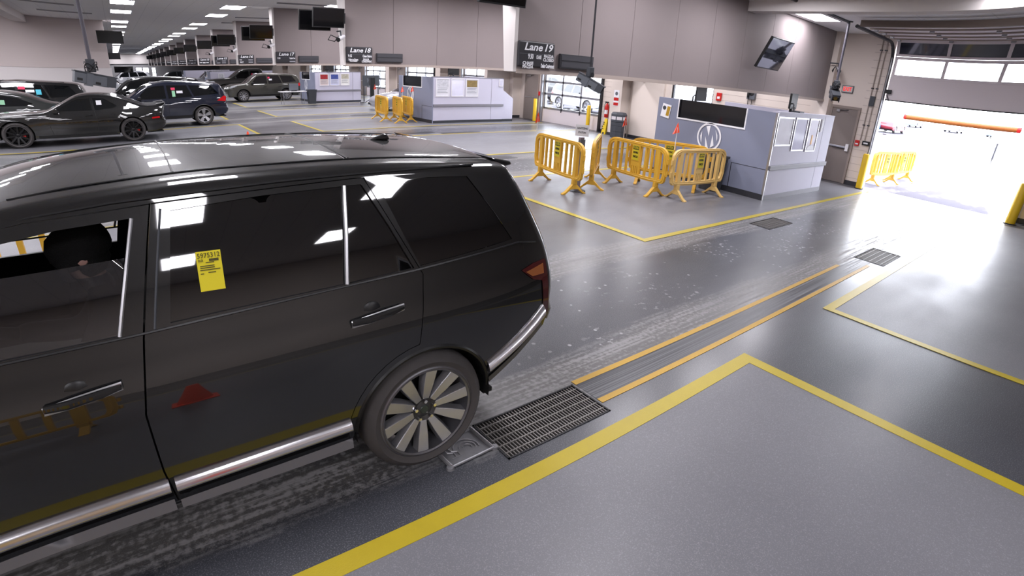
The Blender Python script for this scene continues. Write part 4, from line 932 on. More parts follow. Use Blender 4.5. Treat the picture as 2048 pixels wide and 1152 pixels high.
def build_car(name, label, cat, loc, sp, m_body, rims, extra=None, group=None, split=None, glassmat=None, rz=0):
    c = Car(sp); root = thing(name, label, cat, loc, rz, group)
    gm = glassmat or M_CGLASS
    Q, NM = c.inset(); up = [Q[i] for i in range(len(Q))]
    poly = up+[p for p in resample(c.arches(c.sill), .12, False)][0:]
    body = MB(); wins = c.windows
    if split is None:
        for sd in (-1, 1):
            sheet(body, poly, [w for _, w in wins], c.grid, lambda x, z: (x, sd*c.S(x, z), z), flip=(sd > 0))
    else: split(c, root, poly, body)
    # skin over hood, glass, roof and ends
    glass = {}; n = len(c.out); prev = None
    ang = [0, .52, 1.05, PI/2]; M = 8
    rows = []
    for i in range(n):
        P = Vector(c.out[i][:2]); nn = NM[i]; q_ = Vector(Q[i]); S0 = c.S(q_.x, q_.y); row = []
        for a in ang[:-1]:
            w = q_+nn*c.r*math.sin(a); row.append((w.x, S0-c.r*(1-math.cos(a)), w.y))
        e = S0-c.r
        for j in range(M+1):
            y = e*(1-2*j/M); cr = c.crown*(1-(y/e)**2) if e > 0 else 0; w = P+nn*cr; row.append((w.x, y, w.y))
        for a in ang[:-1][::-1]:
            w = q_+nn*c.r*math.sin(a); row.append((w.x, -(S0-c.r*(1-math.cos(a))), w.y))
        rows.append(row)
    K = len(rows[0])
    for i in range(n-1):
        for j in range(K-1):
            f = [rows[i][j], rows[i+1][j], rows[i+1][j+1], rows[i][j+1]]
            if c.out[i][2] in 'gh' and 3 <= j < K-4: glass.setdefault(c.out[i][2], MB()).add(f, [(0,1,2,3)])
            else: body.add(f, [(0,1,2,3)])
    body.build('body', m_body, root, smooth=True, merge=True, fix=True, angle=c.ang)
    for k, g in glass.items(): g.build('windscreen' if k == 'g' else 'rear_window', gm, root, smooth=True, merge=True, fix=True)
    for nm, w in wins:
        for sd in (-1, 1):
            g = MB(); sheet(g, w, [], c.grid*1.5, lambda x, z: (x, sd*(c.S(x, z)-.006), z), flip=(sd > 0)); 
            if nm != 'open': g.build(nm, gm, root, smooth=True)
            if c.wtrim:
                MB().tube([(x, sd*(c.S(x, z)+.001), z) for x, z in w], .012, 5, True).build('window_trim', c.wtrim, root)
    # underbody and wheel wells
    u = MB(); u.box(c.x0+.15, c.x1-.15 if not hasattr(c, 'ubr') else c.ubr, -c.W/2+.34, c.W/2-.34, c.sill+.02, c.sill+.25)
    for xc, R in c.wheels:
        for sd in (-1, 1): u.lathe([(c.ra+.005, sd*(c.W/2-.03)),(c.ra+.005, sd*(c.W/2-.36)),(0, sd*(c.W/2-.36))], (xc, 0, c.wr), 'y', 24, -.1, PI+.1)
    segs = sorted([w for w, _ in c.wheels]); edges = [c.x0+.12, segs[0]-c.ra, segs[0]+c.ra, segs[1]-c.ra, segs[1]+c.ra, c.x1-.12 if not hasattr(c, 'ubr') else c.ubr]
    for a, b in ((edges[0], edges[1]), (edges[2], edges[3]), (edges[4], edges[5])): u.box(a, b, -c.W/2+.08, c.W/2-.08, c.sill+.0, c.sill+.03)
    u.build('underbody', M_UNDER, root, fix=True)
    for xc, R in c.wheels:
        for sd in (-1, 1): wheel_parts(root, xc, sd*(c.W/2-.015), sd, R, R*c.rimk, .24, **rims)
    def strip(nm, pts, w, m, dz=.004, sides=(-1, 1), thick=.006):
        for sd in sides:
            P = [Vector((x, sd*(c.S(x, z)+dz), z)) for x, z in resample(pts, .08, False)]
            MB().tube(P, w, 5).build(nm, m, root)
    def patch(nm, pl, m, off=.006, sides=(-1, 1)):
        for sd in sides:
            g = MB(); pr = resample(pl, .07); sheet(g, pr, [], .07, lambda x, z: (x, sd*(c.S(x, z)+off), z), flip=(sd > 0)); g.build(nm, m, root, smooth=True)
    def mirror(x, z, m=None):
        for sd in (-1, 1):
            y = sd*(c.S(x, z)+.09); b = MB(); b.prism([(x-.05,z-.02),(x+.08,z-.03),(x+.1,z+.05),(x+.06,z+.1),(x-.03,z+.08)], 'y', y-.09, y+.09); b.build('side_mirror', m or m_body, root, bevel=.02, fix=True)
    if extra: extra(c, root, strip, patch, mirror)
    return root, c
# --- shapes (front towards -x, z up, metres)
BASE = dict(d=.14, r=.07, crown=.05, plan=.10, pe=6, tuck=.06, sh=.03, tum=.32, grid=.16, ang=60, wtrim=None)
def spec(**k): q_ = dict(BASE); q_.update(k); return q_
COUPE = spec(W=1.92, zw=.62, zb=.93, wheels=[(-1.475,.36),(1.475,.36)], wr=.36, ra=.40, rimk=.74, sill=.24, rearz=.34, frontz=.26, tum=.42,
    top=[(-2.47,.26),(-2.52,.45),(-2.50,.66),(-2.40,.80),(-1.9,.88),(-1.2,.93),(-.75,.97,'g'),(-.35,1.17,'g'),(.05,1.37),(.35,1.425),(.8,1.42),(1.15,1.36,'h'),(1.55,1.20,'h'),(1.85,1.08),(2.25,1.07),(2.47,1.09),(2.46,1.0),(2.40,.75),(2.45,.6),(2.42,.42),(2.3,.34)],
    windows=[('front_side_window', [(-.62,1.0),(-.2,1.2),(.12,1.32),(.42,1.34),(.45,.99)]), ('quarter_window', [(.52,.99),(.5,1.335),(.78,1.32),(1.12,1.10),(1.0,1.03)])])
def suv(L=4.6, H=1.66, wb=2.8, W=1.88, hood=1.05, rear=.0, slope=.35, R=.36, belt=1.03):
    f, b = -L/2, L/2; w0 = -wb/2-.02; 
    return spec(W=W, zw=.7, zb=belt, wheels=[(w0,R),(w0+wb,R)], wr=R, ra=R+.045, rimk=.70, sill=.30, rearz=.42, frontz=.34,
      top=[(f+.06,.34),(f,.5),(f+.02,.75),(f+.1,hood-.16),(f+.35,hood-.05),(f+.8,hood+.0),(f+1.15,hood+.06,'g'),(f+1.6,H-.22,'g'),(f+1.95,H-.06),(f+2.4,H),(0.4,H+.0),(b-.75,H-.06),(b-.28,H-.12),(b-.2,H-.17,'h'),(b-.2+slope*.3,H-.35,'h'),(b-.05,belt+.1),(b,belt-.05),(b-.02,.75),(b+.03,.6),(b-.02,.46),(b-.12,.42)],
      windows=[('front_side_window', [(f+1.42,belt+.03),(f+1.8,H-.2),(f+2.05,H-.13),(f+2.42,H-.11),(f+2.45,belt+.03)]), ('rear_side_window', [(f+2.53,belt+.03),(f+2.5,H-.11),(f+3.2,H-.12),(f+3.38,belt+.06)]), ('quarter_window', [(f+3.44,belt+.07),(f+3.28,H-.125),(b-.55,H-.17),(b-.3,belt+.14)])])
def suv_extra(handle=True, rail=None, low=True, stickers=(), lampz=1.0, chrome=None):
    def fn(c, root, strip, patch, mirror):
        f, b = c.x0, c.x1; zb = c.zb
        patch('tail_lamp', [(b-.42,zb-.12),(b-.1,zb-.16),(b-.06,zb+.02),(b-.14,zb+.06)], M_TAIL); patch('head_lamp', [(f+.12,zb-.2),(f+.55,zb-.1),(f+.5,zb-.02),(f+.2,zb-.08)], M_HEAD)
        for x in (f+1.4, f+2.48, f+3.4 if len(c.windows) > 2 else f+2.5): strip('door_seam', [(x,zb),(x+.02,.7),(x+.02,c.sill+.06)], .005, M_CTRIM, -.002)
        if handle:
            for x in (f+2.18, f+3.12): strip('door_handle', [(x,zb-.14),(x+.2,zb-.13)], .016, M_CTRIM if chrome is None else chrome, .02)
        if low:
            patch('lower_cladding', [(c.wheels[0][0]+c.ra+.03,c.sill+.02),(c.wheels[1][0]-c.ra-.03,c.sill+.02),(c.wheels[1][0]-c.ra-.03,c.sill+.12),(c.wheels[0][0]+c.ra+.03,c.sill+.12)], M_CTRIM)
            for xc, R in c.wheels: strip('arch_trim', [(xc+(c.ra+.02)*math.cos(a), c.wr+(c.ra+.02)*math.sin(a)) for a in [.0+PI*i/14 for i in range(15)]], .022, M_CTRIM, 0)
        mirror(f+1.5, zb+.04, M_CTRIM)
        if rail:
            strip('roof_rail', [(f+2.0,c.top[9][1]-.0),(b-.7,c.top[9][1]-.05)], .018, rail, -.18)
        for i, (x, z, w, h, m) in enumerate(stickers): patch('window_sticker', [(x,z),(x+w,z),(x+w,z+h),(x,z+h)], m, .004, (-1,))
    return fn
RIM_BLK = mat('rim_black', '#1c1c1e', .3, metal=.5); RIM_SIL = mat('rim_silver', '#a9a9ad', .3, metal=.8); M_LOT = mat('lot_sticker', '#d62c58', .5)
def coupe_extra(c, root, strip, patch, mirror):
    patch('tail_marker', [(2.05,.66),(2.28,.67),(2.28,.72),(2.06,.71)], M_TAIL); patch('head_lamp', [(-2.44,.62),(-2.3,.66),(-2.3,.76),(-2.42,.74)], M_HEAD)
    strip('door_seam', [(-.62,.95),(-.68,.6),(-.62,.34)], .005, M_CTRIM, -.002); strip('door_seam', [(.5,.97),(.55,.65),(.5,.34)], .005, M_CTRIM, -.002)
    strip('door_handle', [(.25,.85),(.44,.86)], .015, M_CTRIM, .02); mirror(-.5, .98); strip('side_crease', [(-2.2,.60),(2.1,.62)], .004, M_CTRIM, -.001)
    patch('rocker', [(-1.0,.26),(1.02,.26),(1.02,.33),(-1.0,.33)], M_CTRIM)
    patch('window_sticker', [(.58,1.14),(.72,1.14),(.72,1.27),(.58,1.27)], M_PRINT, .004, (-1,)); patch('window_sticker', [(-.98,1.0),(-.9,1.0),(-.9,1.02),(-.98,1.02)], M_PRINT, .01, (-1,))
    sp = MB(); sp.prism([(2.22,1.09),(2.5,1.13),(2.5,1.11),(2.25,1.06)], 'y', -.8, .8); sp.build('spoiler', M_CTRIM, root)
build_car('sports_coupe', 'black two-door sports coupe with black wheels and red brake calipers', 'car', (-1.22, 20.42, 0), COUPE, paint('coupe_black', '#0e0e0f'), dict(spokes=10, m_rim=RIM_BLK, style='thin', caliper=M_RED), coupe_extra)
build_car('crossover', 'dark navy crossover with silver wheels behind the black coupe', 'car', (1.45, 24.0, 0), suv(4.66, 1.64, 2.87, 1.89), paint('navy', '#0c1326'), dict(spokes=5, m_rim=RIM_SIL, style='wide'),
    suv_extra(rail=M_SILVER, chrome=M_SILVER, stickers=((.32,1.36,.14,.09,M_LOT),(.34,1.12,.11,.22,mat('sticker_green', '#8fc7a0', .5)),(.5,1.24,.22,.09,M_PRINT))))
build_car('crossover', 'black crossover with roof rails just behind the navy one', 'car', (1.2, 29.6, 0), suv(4.95, 1.72, 2.95, 1.95), paint('gloss_black', '#111113'), dict(spokes=5, m_rim=RIM_BLK), suv_extra(rail=M_CTRIM, stickers=((.3,1.42,.16,.1,M_LOT),)))
build_car('crossover', 'black crossover with red tail lamp at the far left, before the beige partition', 'car', (-3.4, 26.6, 0), suv(4.6, 1.69, 2.7, 1.85), paint('gloss_black', '#111113'), dict(spokes=5, m_rim=RIM_BLK), suv_extra(rail=M_CTRIM, stickers=((.22,1.4,.2,.1,M_LOT),(.42,1.3,.26,.09,M_PRINT),(.72,1.22,.16,.18,mat('sticker_cyan', '#49b8cf', .5)))))
SEDAN = spec(W=1.84, zw=.6, zb=.95, wheels=[(-1.42,.33),(1.4,.33)], wr=.33, ra=.375, rimk=.68, sill=.24, rearz=.34, frontz=.26,
    top=[(-2.34,.26),(-2.4,.45),(-2.36,.68),(-2.2,.8),(-1.6,.93),(-1.2,.98,'g'),(-.75,1.2,'g'),(-.3,1.37),(.2,1.43),(.7,1.41),(1.1,1.33,'h'),(1.5,1.17,'h'),(1.8,1.08),(2.2,1.04),(2.36,.98),(2.38,.75),(2.42,.6),(2.38,.42),(2.25,.34)],
    windows=[('front_side_window', [(-1.02,1.0),(-.6,1.2),(-.2,1.31),(.05,1.335),(.1,1.0)]), ('rear_side_window', [(.17,1.0),(.12,1.335),(.6,1.33),(.95,1.26),(1.3,1.09),(1.1,1.02)])])
def sedan_extra(c, root, strip, patch, mirror):
    patch('tail_lamp', [(2.0,.85),(2.3,.85),(2.3,.97),(2.1,.98)], M_TAIL); patch('head_lamp', [(-2.3,.66),(-1.95,.76),(-2.0,.82),(-2.25,.76)], M_HEAD); mirror(-.9, 1.0)
    for x in (-.95, .13, 1.05): strip('door_seam', [(x,.97),(x+.02,.3)], .005, M_CTRIM, -.002)
    for x in (-.1, .85): strip('door_handle', [(x,.85),(x+.18,.86)], .015, M_CTRIM, .02)
    patch('window_sticker', [(.5,1.06),(.62,1.06),(.62,1.2),(.5,1.2)], mat('sticker_green', '#8fc7a0', .5), .004, (-1,))
build_car('sedan', 'dark grey sedan at the left edge, half hidden by the black coupe', 'car', (-3.75, 22.93, 0), SEDAN, paint('sedan_grey', '#2b2e2d'), dict(spokes=5, m_rim=RIM_SIL), sedan_extra)
build_car('crossover', 'dark grey compact crossover with silver wheels in lane 16', 'car', (8.28, 36.95, 0), suv(4.62, 1.68, 2.7, 1.86), paint('granite_grey', '#45453f', metal=.3), dict(spokes=10, m_rim=RIM_SIL, style='wide'), suv_extra(rail=M_SILVER, stickers=((.2,1.38,.12,.1,M_LOT),(.26,1.26,.2,.1,M_PRINT))))
TRUCK = spec(W=2.0, zw=.8, zb=1.2, wheels=[(-1.75,.40),(1.95,.40)], wr=.40, ra=.47, rimk=.64, sill=.42, rearz=.5, frontz=.45,
    top=[(-2.75,.45),(-2.84,.6),(-2.84,.95),(-2.75,1.15),(-2.2,1.24),(-1.4,1.28),(-1.2,1.32,'g'),(-.75,1.62,'g'),(-.4,1.84),(.2,1.92),(.85,1.91),(1.1,1.86,'h'),(1.2,1.4,'h'),(1.22,1.28),(2.0,1.27),(2.85,1.27),(2.9,1.1),(2.88,.7),(2.93,.6),(2.85,.5)],
    windows=[('front_side_window', [(-1.0,1.26),(-.55,1.66),(-.2,1.78),(.12,1.8),(.15,1.26)]), ('rear_side_window', [(.23,1.26),(.2,1.8),(.85,1.79),(1.0,1.3)])])
def truck_extra(c, root, strip, patch, mirror):
    patch('tail_lamp', [(2.7,.95),(2.84,.95),(2.84,1.22),(2.7,1.22)], M_TAIL); patch('head_lamp', [(-2.78,.95),(-2.35,1.0),(-2.4,1.12),(-2.72,1.12)], M_HEAD); mirror(-.9, 1.28)
    for x in (-1.0, .19, 1.1): strip('door_seam', [(x,1.22),(x+.02,.5)], .006, M_CTRIM, -.002)
    g = MB()
    for i in range(4): g.box(c.x0-.02, c.x0+.05, -.6, .6, .68+.1*i, .73+.1*i)
    g.build('grille', M_CHROME, root); patch('window_sticker', [(.4,1.5),(.65,1.5),(.65,1.6),(.4,1.6)], M_PRINT, .004, (-1,)); patch('window_sticker', [(.3,1.44),(.4,1.44),(.4,1.6),(.3,1.6)], M_LOT, .005, (-1,))
build_car('pickup_truck', 'dark grey pickup truck partly hidden behind the compact crossover', 'truck', (8.69, 44.3, 0), TRUCK, paint('truck_grey', '#3f3f3d', metal=.3), dict(spokes=6, m_rim=RIM_SIL), truck_extra)
SPORT = spec(W=1.82, zw=.55, zb=.86, wheels=[(-1.25,.32),(1.2,.33)], wr=.325, ra=.365, rimk=.74, sill=.2, rearz=.3, frontz=.2, r=.1,
    top=[(-2.18,.2),(-2.24,.35),(-2.2,.55),(-2.02,.68),(-1.5,.8),(-1.0,.88,'g'),(-.5,1.12,'g'),(-.1,1.26),(.3,1.30),(.7,1.24,'h'),(1.2,1.06,'h'),(1.7,.88),(2.1,.78),(2.2,.6),(2.18,.4),(2.05,.3)],
    windows=[('front_side_window', [(-.75,.9),(-.35,1.1),(0,1.2),(.4,1.2),(.45,.9)]), ('quarter_window', [(.52,.92),(.48,1.2),(.75,1.14),(1.0,.98)])])
def sport_extra(c, root, strip, patch, mirror):
    patch('head_lamp', [(-2.02,.56),(-1.72,.62),(-1.66,.72),(-1.86,.68)], M_HEAD); mirror(-.7, .9)
    for y in (-.62, .0, .62): MB().box(c.x0-.015, c.x0+.1, y-.2, y+.2, .26, .36).build('air_intake', M_BLACK, root)
build_car('sports_car', 'silver sports car whose nose shows behind the lane 18 barricades', 'car', (13.5, 25.75, 0), SPORT, paint('sport_silver', '#a9abb4', metal=.5), dict(spokes=5, m_rim=RIM_SIL), sport_extra)
build_car('station_wagon', 'silver wagon far down the aisle behind the dark crossovers', 'car', (8.2, 56.6, 0), suv(4.9, 1.68, 2.9, 1.86), paint('silver', '#b4b6bc', metal=.4), dict(spokes=5, m_rim=RIM_BLK), suv_extra(rail=M_CTRIM))
build_car('crossover', 'dark crossover far down the aisle left of the silver wagon', 'car', (5.6, 66.0, 0), suv(4.6, 1.7, 2.7, 1.85), paint('dark_grey', '#2a2c30'), dict(spokes=5, m_rim=RIM_BLK), suv_extra())
build_car('crossover', 'white crossover far away left of the aisle lights', 'car', (1.2, 72.0, 0), suv(4.6, 1.7, 2.7, 1.85), paint('white_car', '#c4c6cc'), dict(spokes=5, m_rim=RIM_BLK), suv_extra())
VAN = spec(W=2.0, zw=.9, zb=1.3, wheels=[(-1.75,.35),(1.55,.35)], wr=.35, ra=.42, rimk=.6, sill=.35, rearz=.42, frontz=.38, tum=.12,
    top=[(-2.7,.38),(-2.78,.55),(-2.74,.9),(-2.55,1.12),(-2.15,1.24,'g'),(-1.7,1.8,'g'),(-1.45,2.02),(-1.0,2.12),(1.0,2.14),(2.4,2.1),(2.6,1.9),(2.68,1.2),(2.7,.6),(2.6,.42)],
    windows=[('front_side_window', [(-1.95,1.3),(-1.6,1.72),(-1.35,1.8),(-.95,1.82),(-.95,1.3)])])
build_car('cargo_van', 'white cargo van far behind the large ceiling camera', 'van', (-2.55, 46., 0), VAN, paint('white_car', '#c4c6cc'), dict(spokes=5, m_rim=RIM_SIL), None, rz=PI)
# outdoors
build_car('crossover', 'silver crossover parked outside beyond the closed overhead door', 'car', (24.5, 24.4, 0), suv(4.7, 1.66, 2.8, 1.88), paint('silver', '#b4b6bc', metal=.4), dict(spokes=5, m_rim=RIM_SIL), suv_extra(low=False), rz=PI*.5-.1)
build_car('pickup_truck', 'dark pickup parked outside left of the silver crossover', 'truck', (28.5, 31.0, 0), TRUCK, paint('dark_grey', '#2a2c30'), dict(spokes=6, m_rim=RIM_SIL), truck_extra, rz=PI*.5)
build_car('hatchback', 'light blue car parked outside beyond the open door', 'car', (55., 17.5, 0), SEDAN, paint('light_blue', '#2c6d92'), dict(spokes=5, m_rim=RIM_SIL), None, rz=PI)
build_car('sedan', 'red sedan parked outside beside the light blue car', 'car', (60., 16.5, 0), SEDAN, paint('outdoor_red', '#74202c'), dict(spokes=5, m_rim=RIM_SIL), None, rz=PI)
build_car('sedan', 'white sedan parked outside at the left of the open door', 'car', (50., 18.0, 0), SEDAN, paint('white_car', '#c4c6cc'), dict(spokes=5, m_rim=RIM_SIL), None, rz=PI)

# ------------------------------------------------------------------ the black luxury SUV in front
def offset(poly, d):
    n = len(poly); ar = sum(poly[i][0]*poly[(i+1)%n][1]-poly[(i+1)%n][0]*poly[i][1] for i in range(n)); sg = 1 if ar > 0 else -1; out = []
    for i in range(n):
        p, a, b = Vector(poly[i]), Vector(poly[i-1]), Vector(poly[(i+1)%n]); e1 = (p-a).normalized(); e2 = (b-p).normalized()
        n1, n2 = Vector((-e1.y, e1.x))*sg, Vector((-e2.y, e2.x))*sg; m = (n1+n2); m = m.normalized() if m.length > 1e-6 else n1
        k = max(.4, m.dot(n1)); q_ = p+m*d/k; out.append((q_.x, q_.y))
    return out
def arc(cx, cz, R, a0, a1, n=10): return [(cx+R*math.cos(math.radians(a0+(a1-a0)*i/n)), cz+R*math.sin(math.radians(a0+(a1-a0)*i/n))) for i in range(n+1)]
WXR, WXF, TR = 1.225, -1.895, .385
HERO = spec(W=1.98, zw=.86, zb=1.13, wheels=[(WXF,TR),(WXR,TR)], wr=TR, ra=.43, rimk=.755, sill=.33, rearz=.42, frontz=.36, r=.06, crown=.032, plan=.09, pe=8, tuck=.16, sh=.055, tum=.30, grid=.05, d=.05, ang=50, ubr=1.72,
    top=[(-2.72,.36),(-2.84,.5),(-2.86,.8),(-2.8,1.02),(-2.45,1.12),(-1.8,1.17),(-1.42,1.20,'g'),(-1.0,1.50,'g'),(-.72,1.68),(-.4,1.76),(.1,1.793),(.6,1.79),(1.1,1.775),(1.6,1.742),(1.86,1.72),(1.945,1.65,'h'),(2.07,1.42,'h'),(2.165,1.2),(2.19,1.0),(2.17,.86),(2.20,.80),(2.17,.72)],
    windows=[])
BGAP = [(-.13,.345),(-.15,.57),(-.15,.89),(-.085,1.2),(.045,1.715)]
RDOOR = BGAP+[(1.0,1.72),(1.245,1.22),(1.222,1.09),(1.175,.865)]+arc(WXR,TR,.478,96,172,9)+[(.752,.345)]
FDOOR = [(-1.32,.345),(-1.40,.6),(-1.40,.95),(-1.33,1.2),(-.95,1.5),(-.66,1.665),(-.4,1.70)]+BGAP[::-1]
W_RD = [(.03,1.24),(.075,1.46),(.118,1.678),(.5,1.69),(.985,1.688),(1.1,1.47),(1.2,1.255),(.83,1.246),(.4,1.243)]
W_Q = [(1.07,1.675),(1.35,1.688),(1.6,1.672),(1.75,1.47),(1.86,1.30),(1.5,1.275),(1.235,1.262),(1.15,1.47)]
W_FD = [(-1.12,1.235),(-.85,1.475),(-.6,1.62),(-.3,1.66),(-.04,1.668),(-.105,1.45),(-.175,1.23),(-.6,1.232)]
SUVM = paint('luxury_black', '#101011', .02)
PRIV = mat('privacy_glass', '#0b0a0b', .02, spec=.75, coat=.6)
def hero_split(c, root, poly, body):
    up, _ = c.inset()
    low = [(2.10,.705),(1.87,.55),(1.66,.425)]+arc(WXR,TR,.43,5,175,22)+[(.75,.33),(.3,.33),(-.5,.33),(-1.4,.33)]+arc(WXF,TR,.43,-5,185,22)+[(-2.35,.36),(-2.6,.37)]
    P = up+resample(low, .06, False)
    for sd in (-1, 1):
        fn = lambda x, z: (x, sd*c.S(x, z), z)
        rd, fd = resample(RDOOR, .05), resample(FDOOR, .05); q_ = resample(W_Q, .05)
        sheet(body, P, [rd, fd, q_], c.grid, fn, flip=(sd > 0))
        for nm, pl, wn in (('rear_door', RDOOR, W_RD), ('front_door', FDOOR, W_FD if sd < 0 else [(x, 1.12 if z < 1.24 else z) for x, z in W_FD])):
            g = MB(); sheet(g, resample(offset(pl, .004), .05), [resample(wn, .05)], c.grid, fn, flip=(sd > 0))
            d = g.build(nm, SUVM, root, smooth=True, angle=50)
            # return flange so the gaps and window edges have depth
            for fnm, L, dd in (('door_flange', resample(offset(pl, .004), .05), .03), ('window_flange', resample(wn, .05), .025)):
                fl = MB()
                for i in range(len(L)):
                    a, b = L[i], L[(i+1)%len(L)]; ya, yb = c.S(*a), c.S(*b)
                    fl.quad((a[0], sd*ya, a[1]), (b[0], sd*yb, b[1]), (b[0], sd*(yb-dd), b[1]), (a[0], sd*(ya-dd), a[1]))
                fl.build(fnm, M_CTRIM, d)
            hx = (.955, 1.08) if nm == 'rear_door' else (-.345, 1.04)
            if True:
                hh = [(hx[0]-.135,-.012),(hx[0]-.135,.012),(hx[0]+.135,.024),(hx[0]+.135,0)]
                y0 = c.S(hx[0], hx[1])
                h = MB(); h.tube([(hx[0]-.135, sd*(y0+.012), hx[1]-.012), (hx[0]-.06, sd*(y0+.03), hx[1]-.006), (hx[0]+.06, sd*(y0+.03), hx[1]+.006), (hx[0]+.135, sd*(y0+.016), hx[1]+.012)], [.017,.02,.02,.015], 10); hd = h.build('door_handle', SUVM, d, smooth=True)
                MB().tube([(hx[0]+u*.14, sd*(y0+.03-.012*abs(u)), hx[1]+v) for u, v in ((-1,-.03),(-.4,-.024),(.4,-.012),(1,.0),(1,.026),(.4,.022),(-.4,.01),(-1,-.006))], .0065, 6, True).build('handle_chrome', M_SILVER, d, smooth=True)
                MB().lathe([(0,.0),(.05,.004),(.06,.012)], (hx[0]-.02, sd*(y0-.006), hx[1]+.005), 'y', 20).build('handle_recess', M_CTRIM, d, smooth=True)
            # chrome moulding along the bottom of the door
            x0, x1 = (-.12, .76) if nm == 'rear_door' else (-1.36, -.145)
            g = MB(); prof = ((.0,.0),(-.004,.010),(-.014,.022),(-.03,.033),(-.046,.04),(-.056,.042),(-.064,.038),(-.066,.0)); nx = 24; np_ = len(prof)
            for i in range(nx+1):
                x = x0+(x1-x0)*i/nx; zt = .513+.012*(x-x0)/(x1-x0)*(1 if nm == 'rear_door' else .6)
                g.v += [(x, sd*(c.S(x, zt+dz)+off), zt+dz) for dz, off in prof]
            g.f += [(i*np_+j, (i+1)*np_+j, (i+1)*np_+j+1, i*np_+j+1) for i in range(nx) for j in range(np_-1)]+[tuple(range(np_)), tuple(range(nx*np_, (nx+1)*np_))]
            g.build('chrome_moulding', mat('moulding_chrome', '#c9c8cc', .2, metal=1.), d, smooth=True, fix=True, angle=50)
            g = MB(); sheet(g, resample([(x0,.335),(x1,.335),(x1,.40),(x0,.385)], .06), [], .06, lambda x, z: (x, sd*(c.S(x, z)+.03+.25*(.39-z)), z), flip=(sd > 0)); g.build('sill_trim', mat('sill_grey', '#67666a', .5), d, smooth=True)
        # glass
        inn = lambda k: (lambda x, z: (x, sd*(c.S(x, z)-k), z))
        def pane(nm, pl, m, k=.012):
            g = MB(); sheet(g, resample(pl, .05), [], .06, inn(k), flip=(sd > 0)); return g.build(nm, m, root, smooth=True)
        pane('rear_door_window', [(.03,1.24),(.075,1.46),(.118,1.678),(.5,1.69),(.89,1.69),(.82,1.246),(.4,1.243)], PRIV)
        pane('rear_door_fixed_window', [(.905,1.69),(.985,1.688),(1.1,1.47),(1.2,1.255),(.84,1.247)], PRIV)
        pane('quarter_window', W_Q, PRIV, .005)
        if sd < 0: pane('front_door_window', [(-1.12,1.235),(-.83,1.49),(-.6,1.515),(-.09,1.52),(-.175,1.23),(-.6,1.232)], M_TINT)
        MB().tube([inn(-.002)(x, z) for x, z in ((.895,1.69),(.865,1.46),(.83,1.246))], .011, 6).build('window_divider', M_SILVER, root)
        MB().tube([inn(-.001)(x, z) for x, z in ((-.035,1.668),(-.1,1.45),(-.17,1.23))], .008, 6).build('pillar_trim', M_SILVER, root)
        MB().tube([inn(-.001)(x, z) for x, z in ((.08,1.69),(.02,1.45),(-.035,1.23))], .005, 6).build('pillar_trim', M_DGREY, root)
        MB().tube([inn(-.002)(x, z) for x, z in resample([(-1.2,1.222),(-.1,1.222),(.5,1.232),(1.2,1.245),(1.9,1.275),(2.05,1.25)], .1, False)], .006, 5).build('belt_trim', M_CTRIM, root)
        MB().tube([(x, sd*(c.S(x, 1.735)+.004), z) for x, z in resample([(-.6,1.70),(-.1,1.735),(.6,1.742),(1.65,1.73)], .1, False)], .006, 5).build('drip_rail', M_CTRIM, root)
        # bumper trim
        g = MB(); prof = ((.0,.0),(-.004,.010),(-.014,.022),(-.03,.033),(-.046,.04),(-.056,.042),(-.064,.038),(-.066,.0)); np_ = len(prof); pth = resample([(1.635,.60),(1.75,.655),(1.87,.72),(1.98,.79),(2.075,.86)], .03, False)
        for x, zt in pth: g.v += [(x, sd*(c.S(x, zt+dz)+off), zt+dz) for dz, off in prof]
        g.f += [(i*np_+j, (i+1)*np_+j, (i+1)*np_+j+1, i*np_+j+1) for i in range(len(pth)-1) for j in range(np_-1)]+[tuple(range(np_)), tuple(range((len(pth)-1)*np_, len(pth)*np_))]
        g.build('bumper_moulding', mat('moulding_chrome', '#c9c8cc', .2, metal=1.), root, smooth=True, fix=True, angle=50)
        g = MB(); sheet(g, resample([(1.67,.43),(1.87,.555),(2.08,.705),(2.07,.745),(1.87,.6),(1.66,.475)], .05), [], .03, inn(-.008), flip=(sd > 0)); g.build('bumper_valance', mat('valance_grey', '#4a4845', .5), root, smooth=True)
        g = MB(); sheet(g, resample([(1.90,1.115),(2.0,1.135),(2.115,1.14),(2.13,.79),(2.075,.79),(2.065,1.02),(1.985,1.045)], .04), [], .04, inn(-.006), flip=(sd > 0)); g.build('tail_lamp', mat('tail_lamp_smoked', '#3c1414', .08, spec=.8), root, smooth=True)
        g = MB(); sheet(g, resample([(1.93,1.10),(2.09,1.12),(2.085,1.06),(1.98,1.065)], .04), [], .04, inn(-.009), flip=(sd > 0)); g.build('amber_reflector', mat('amber_lens', '#7d4a2a', .12, spec=.7), root, smooth=True)
        # arch lip
        MB().tube([(x, sd*(c.S(x, z)-.004), z) for x, z in arc(WXR,TR,.434,4,176,26)], .014, 6).build('arch_lip', M_CTRIM, root, smooth=True)
        MB().tube([(x, sd*(c.S(x, z)-.004), z) for x, z in arc(WXF,TR,.434,4,176,26)], .014, 6).build('arch_lip', M_CTRIM, root, smooth=True)
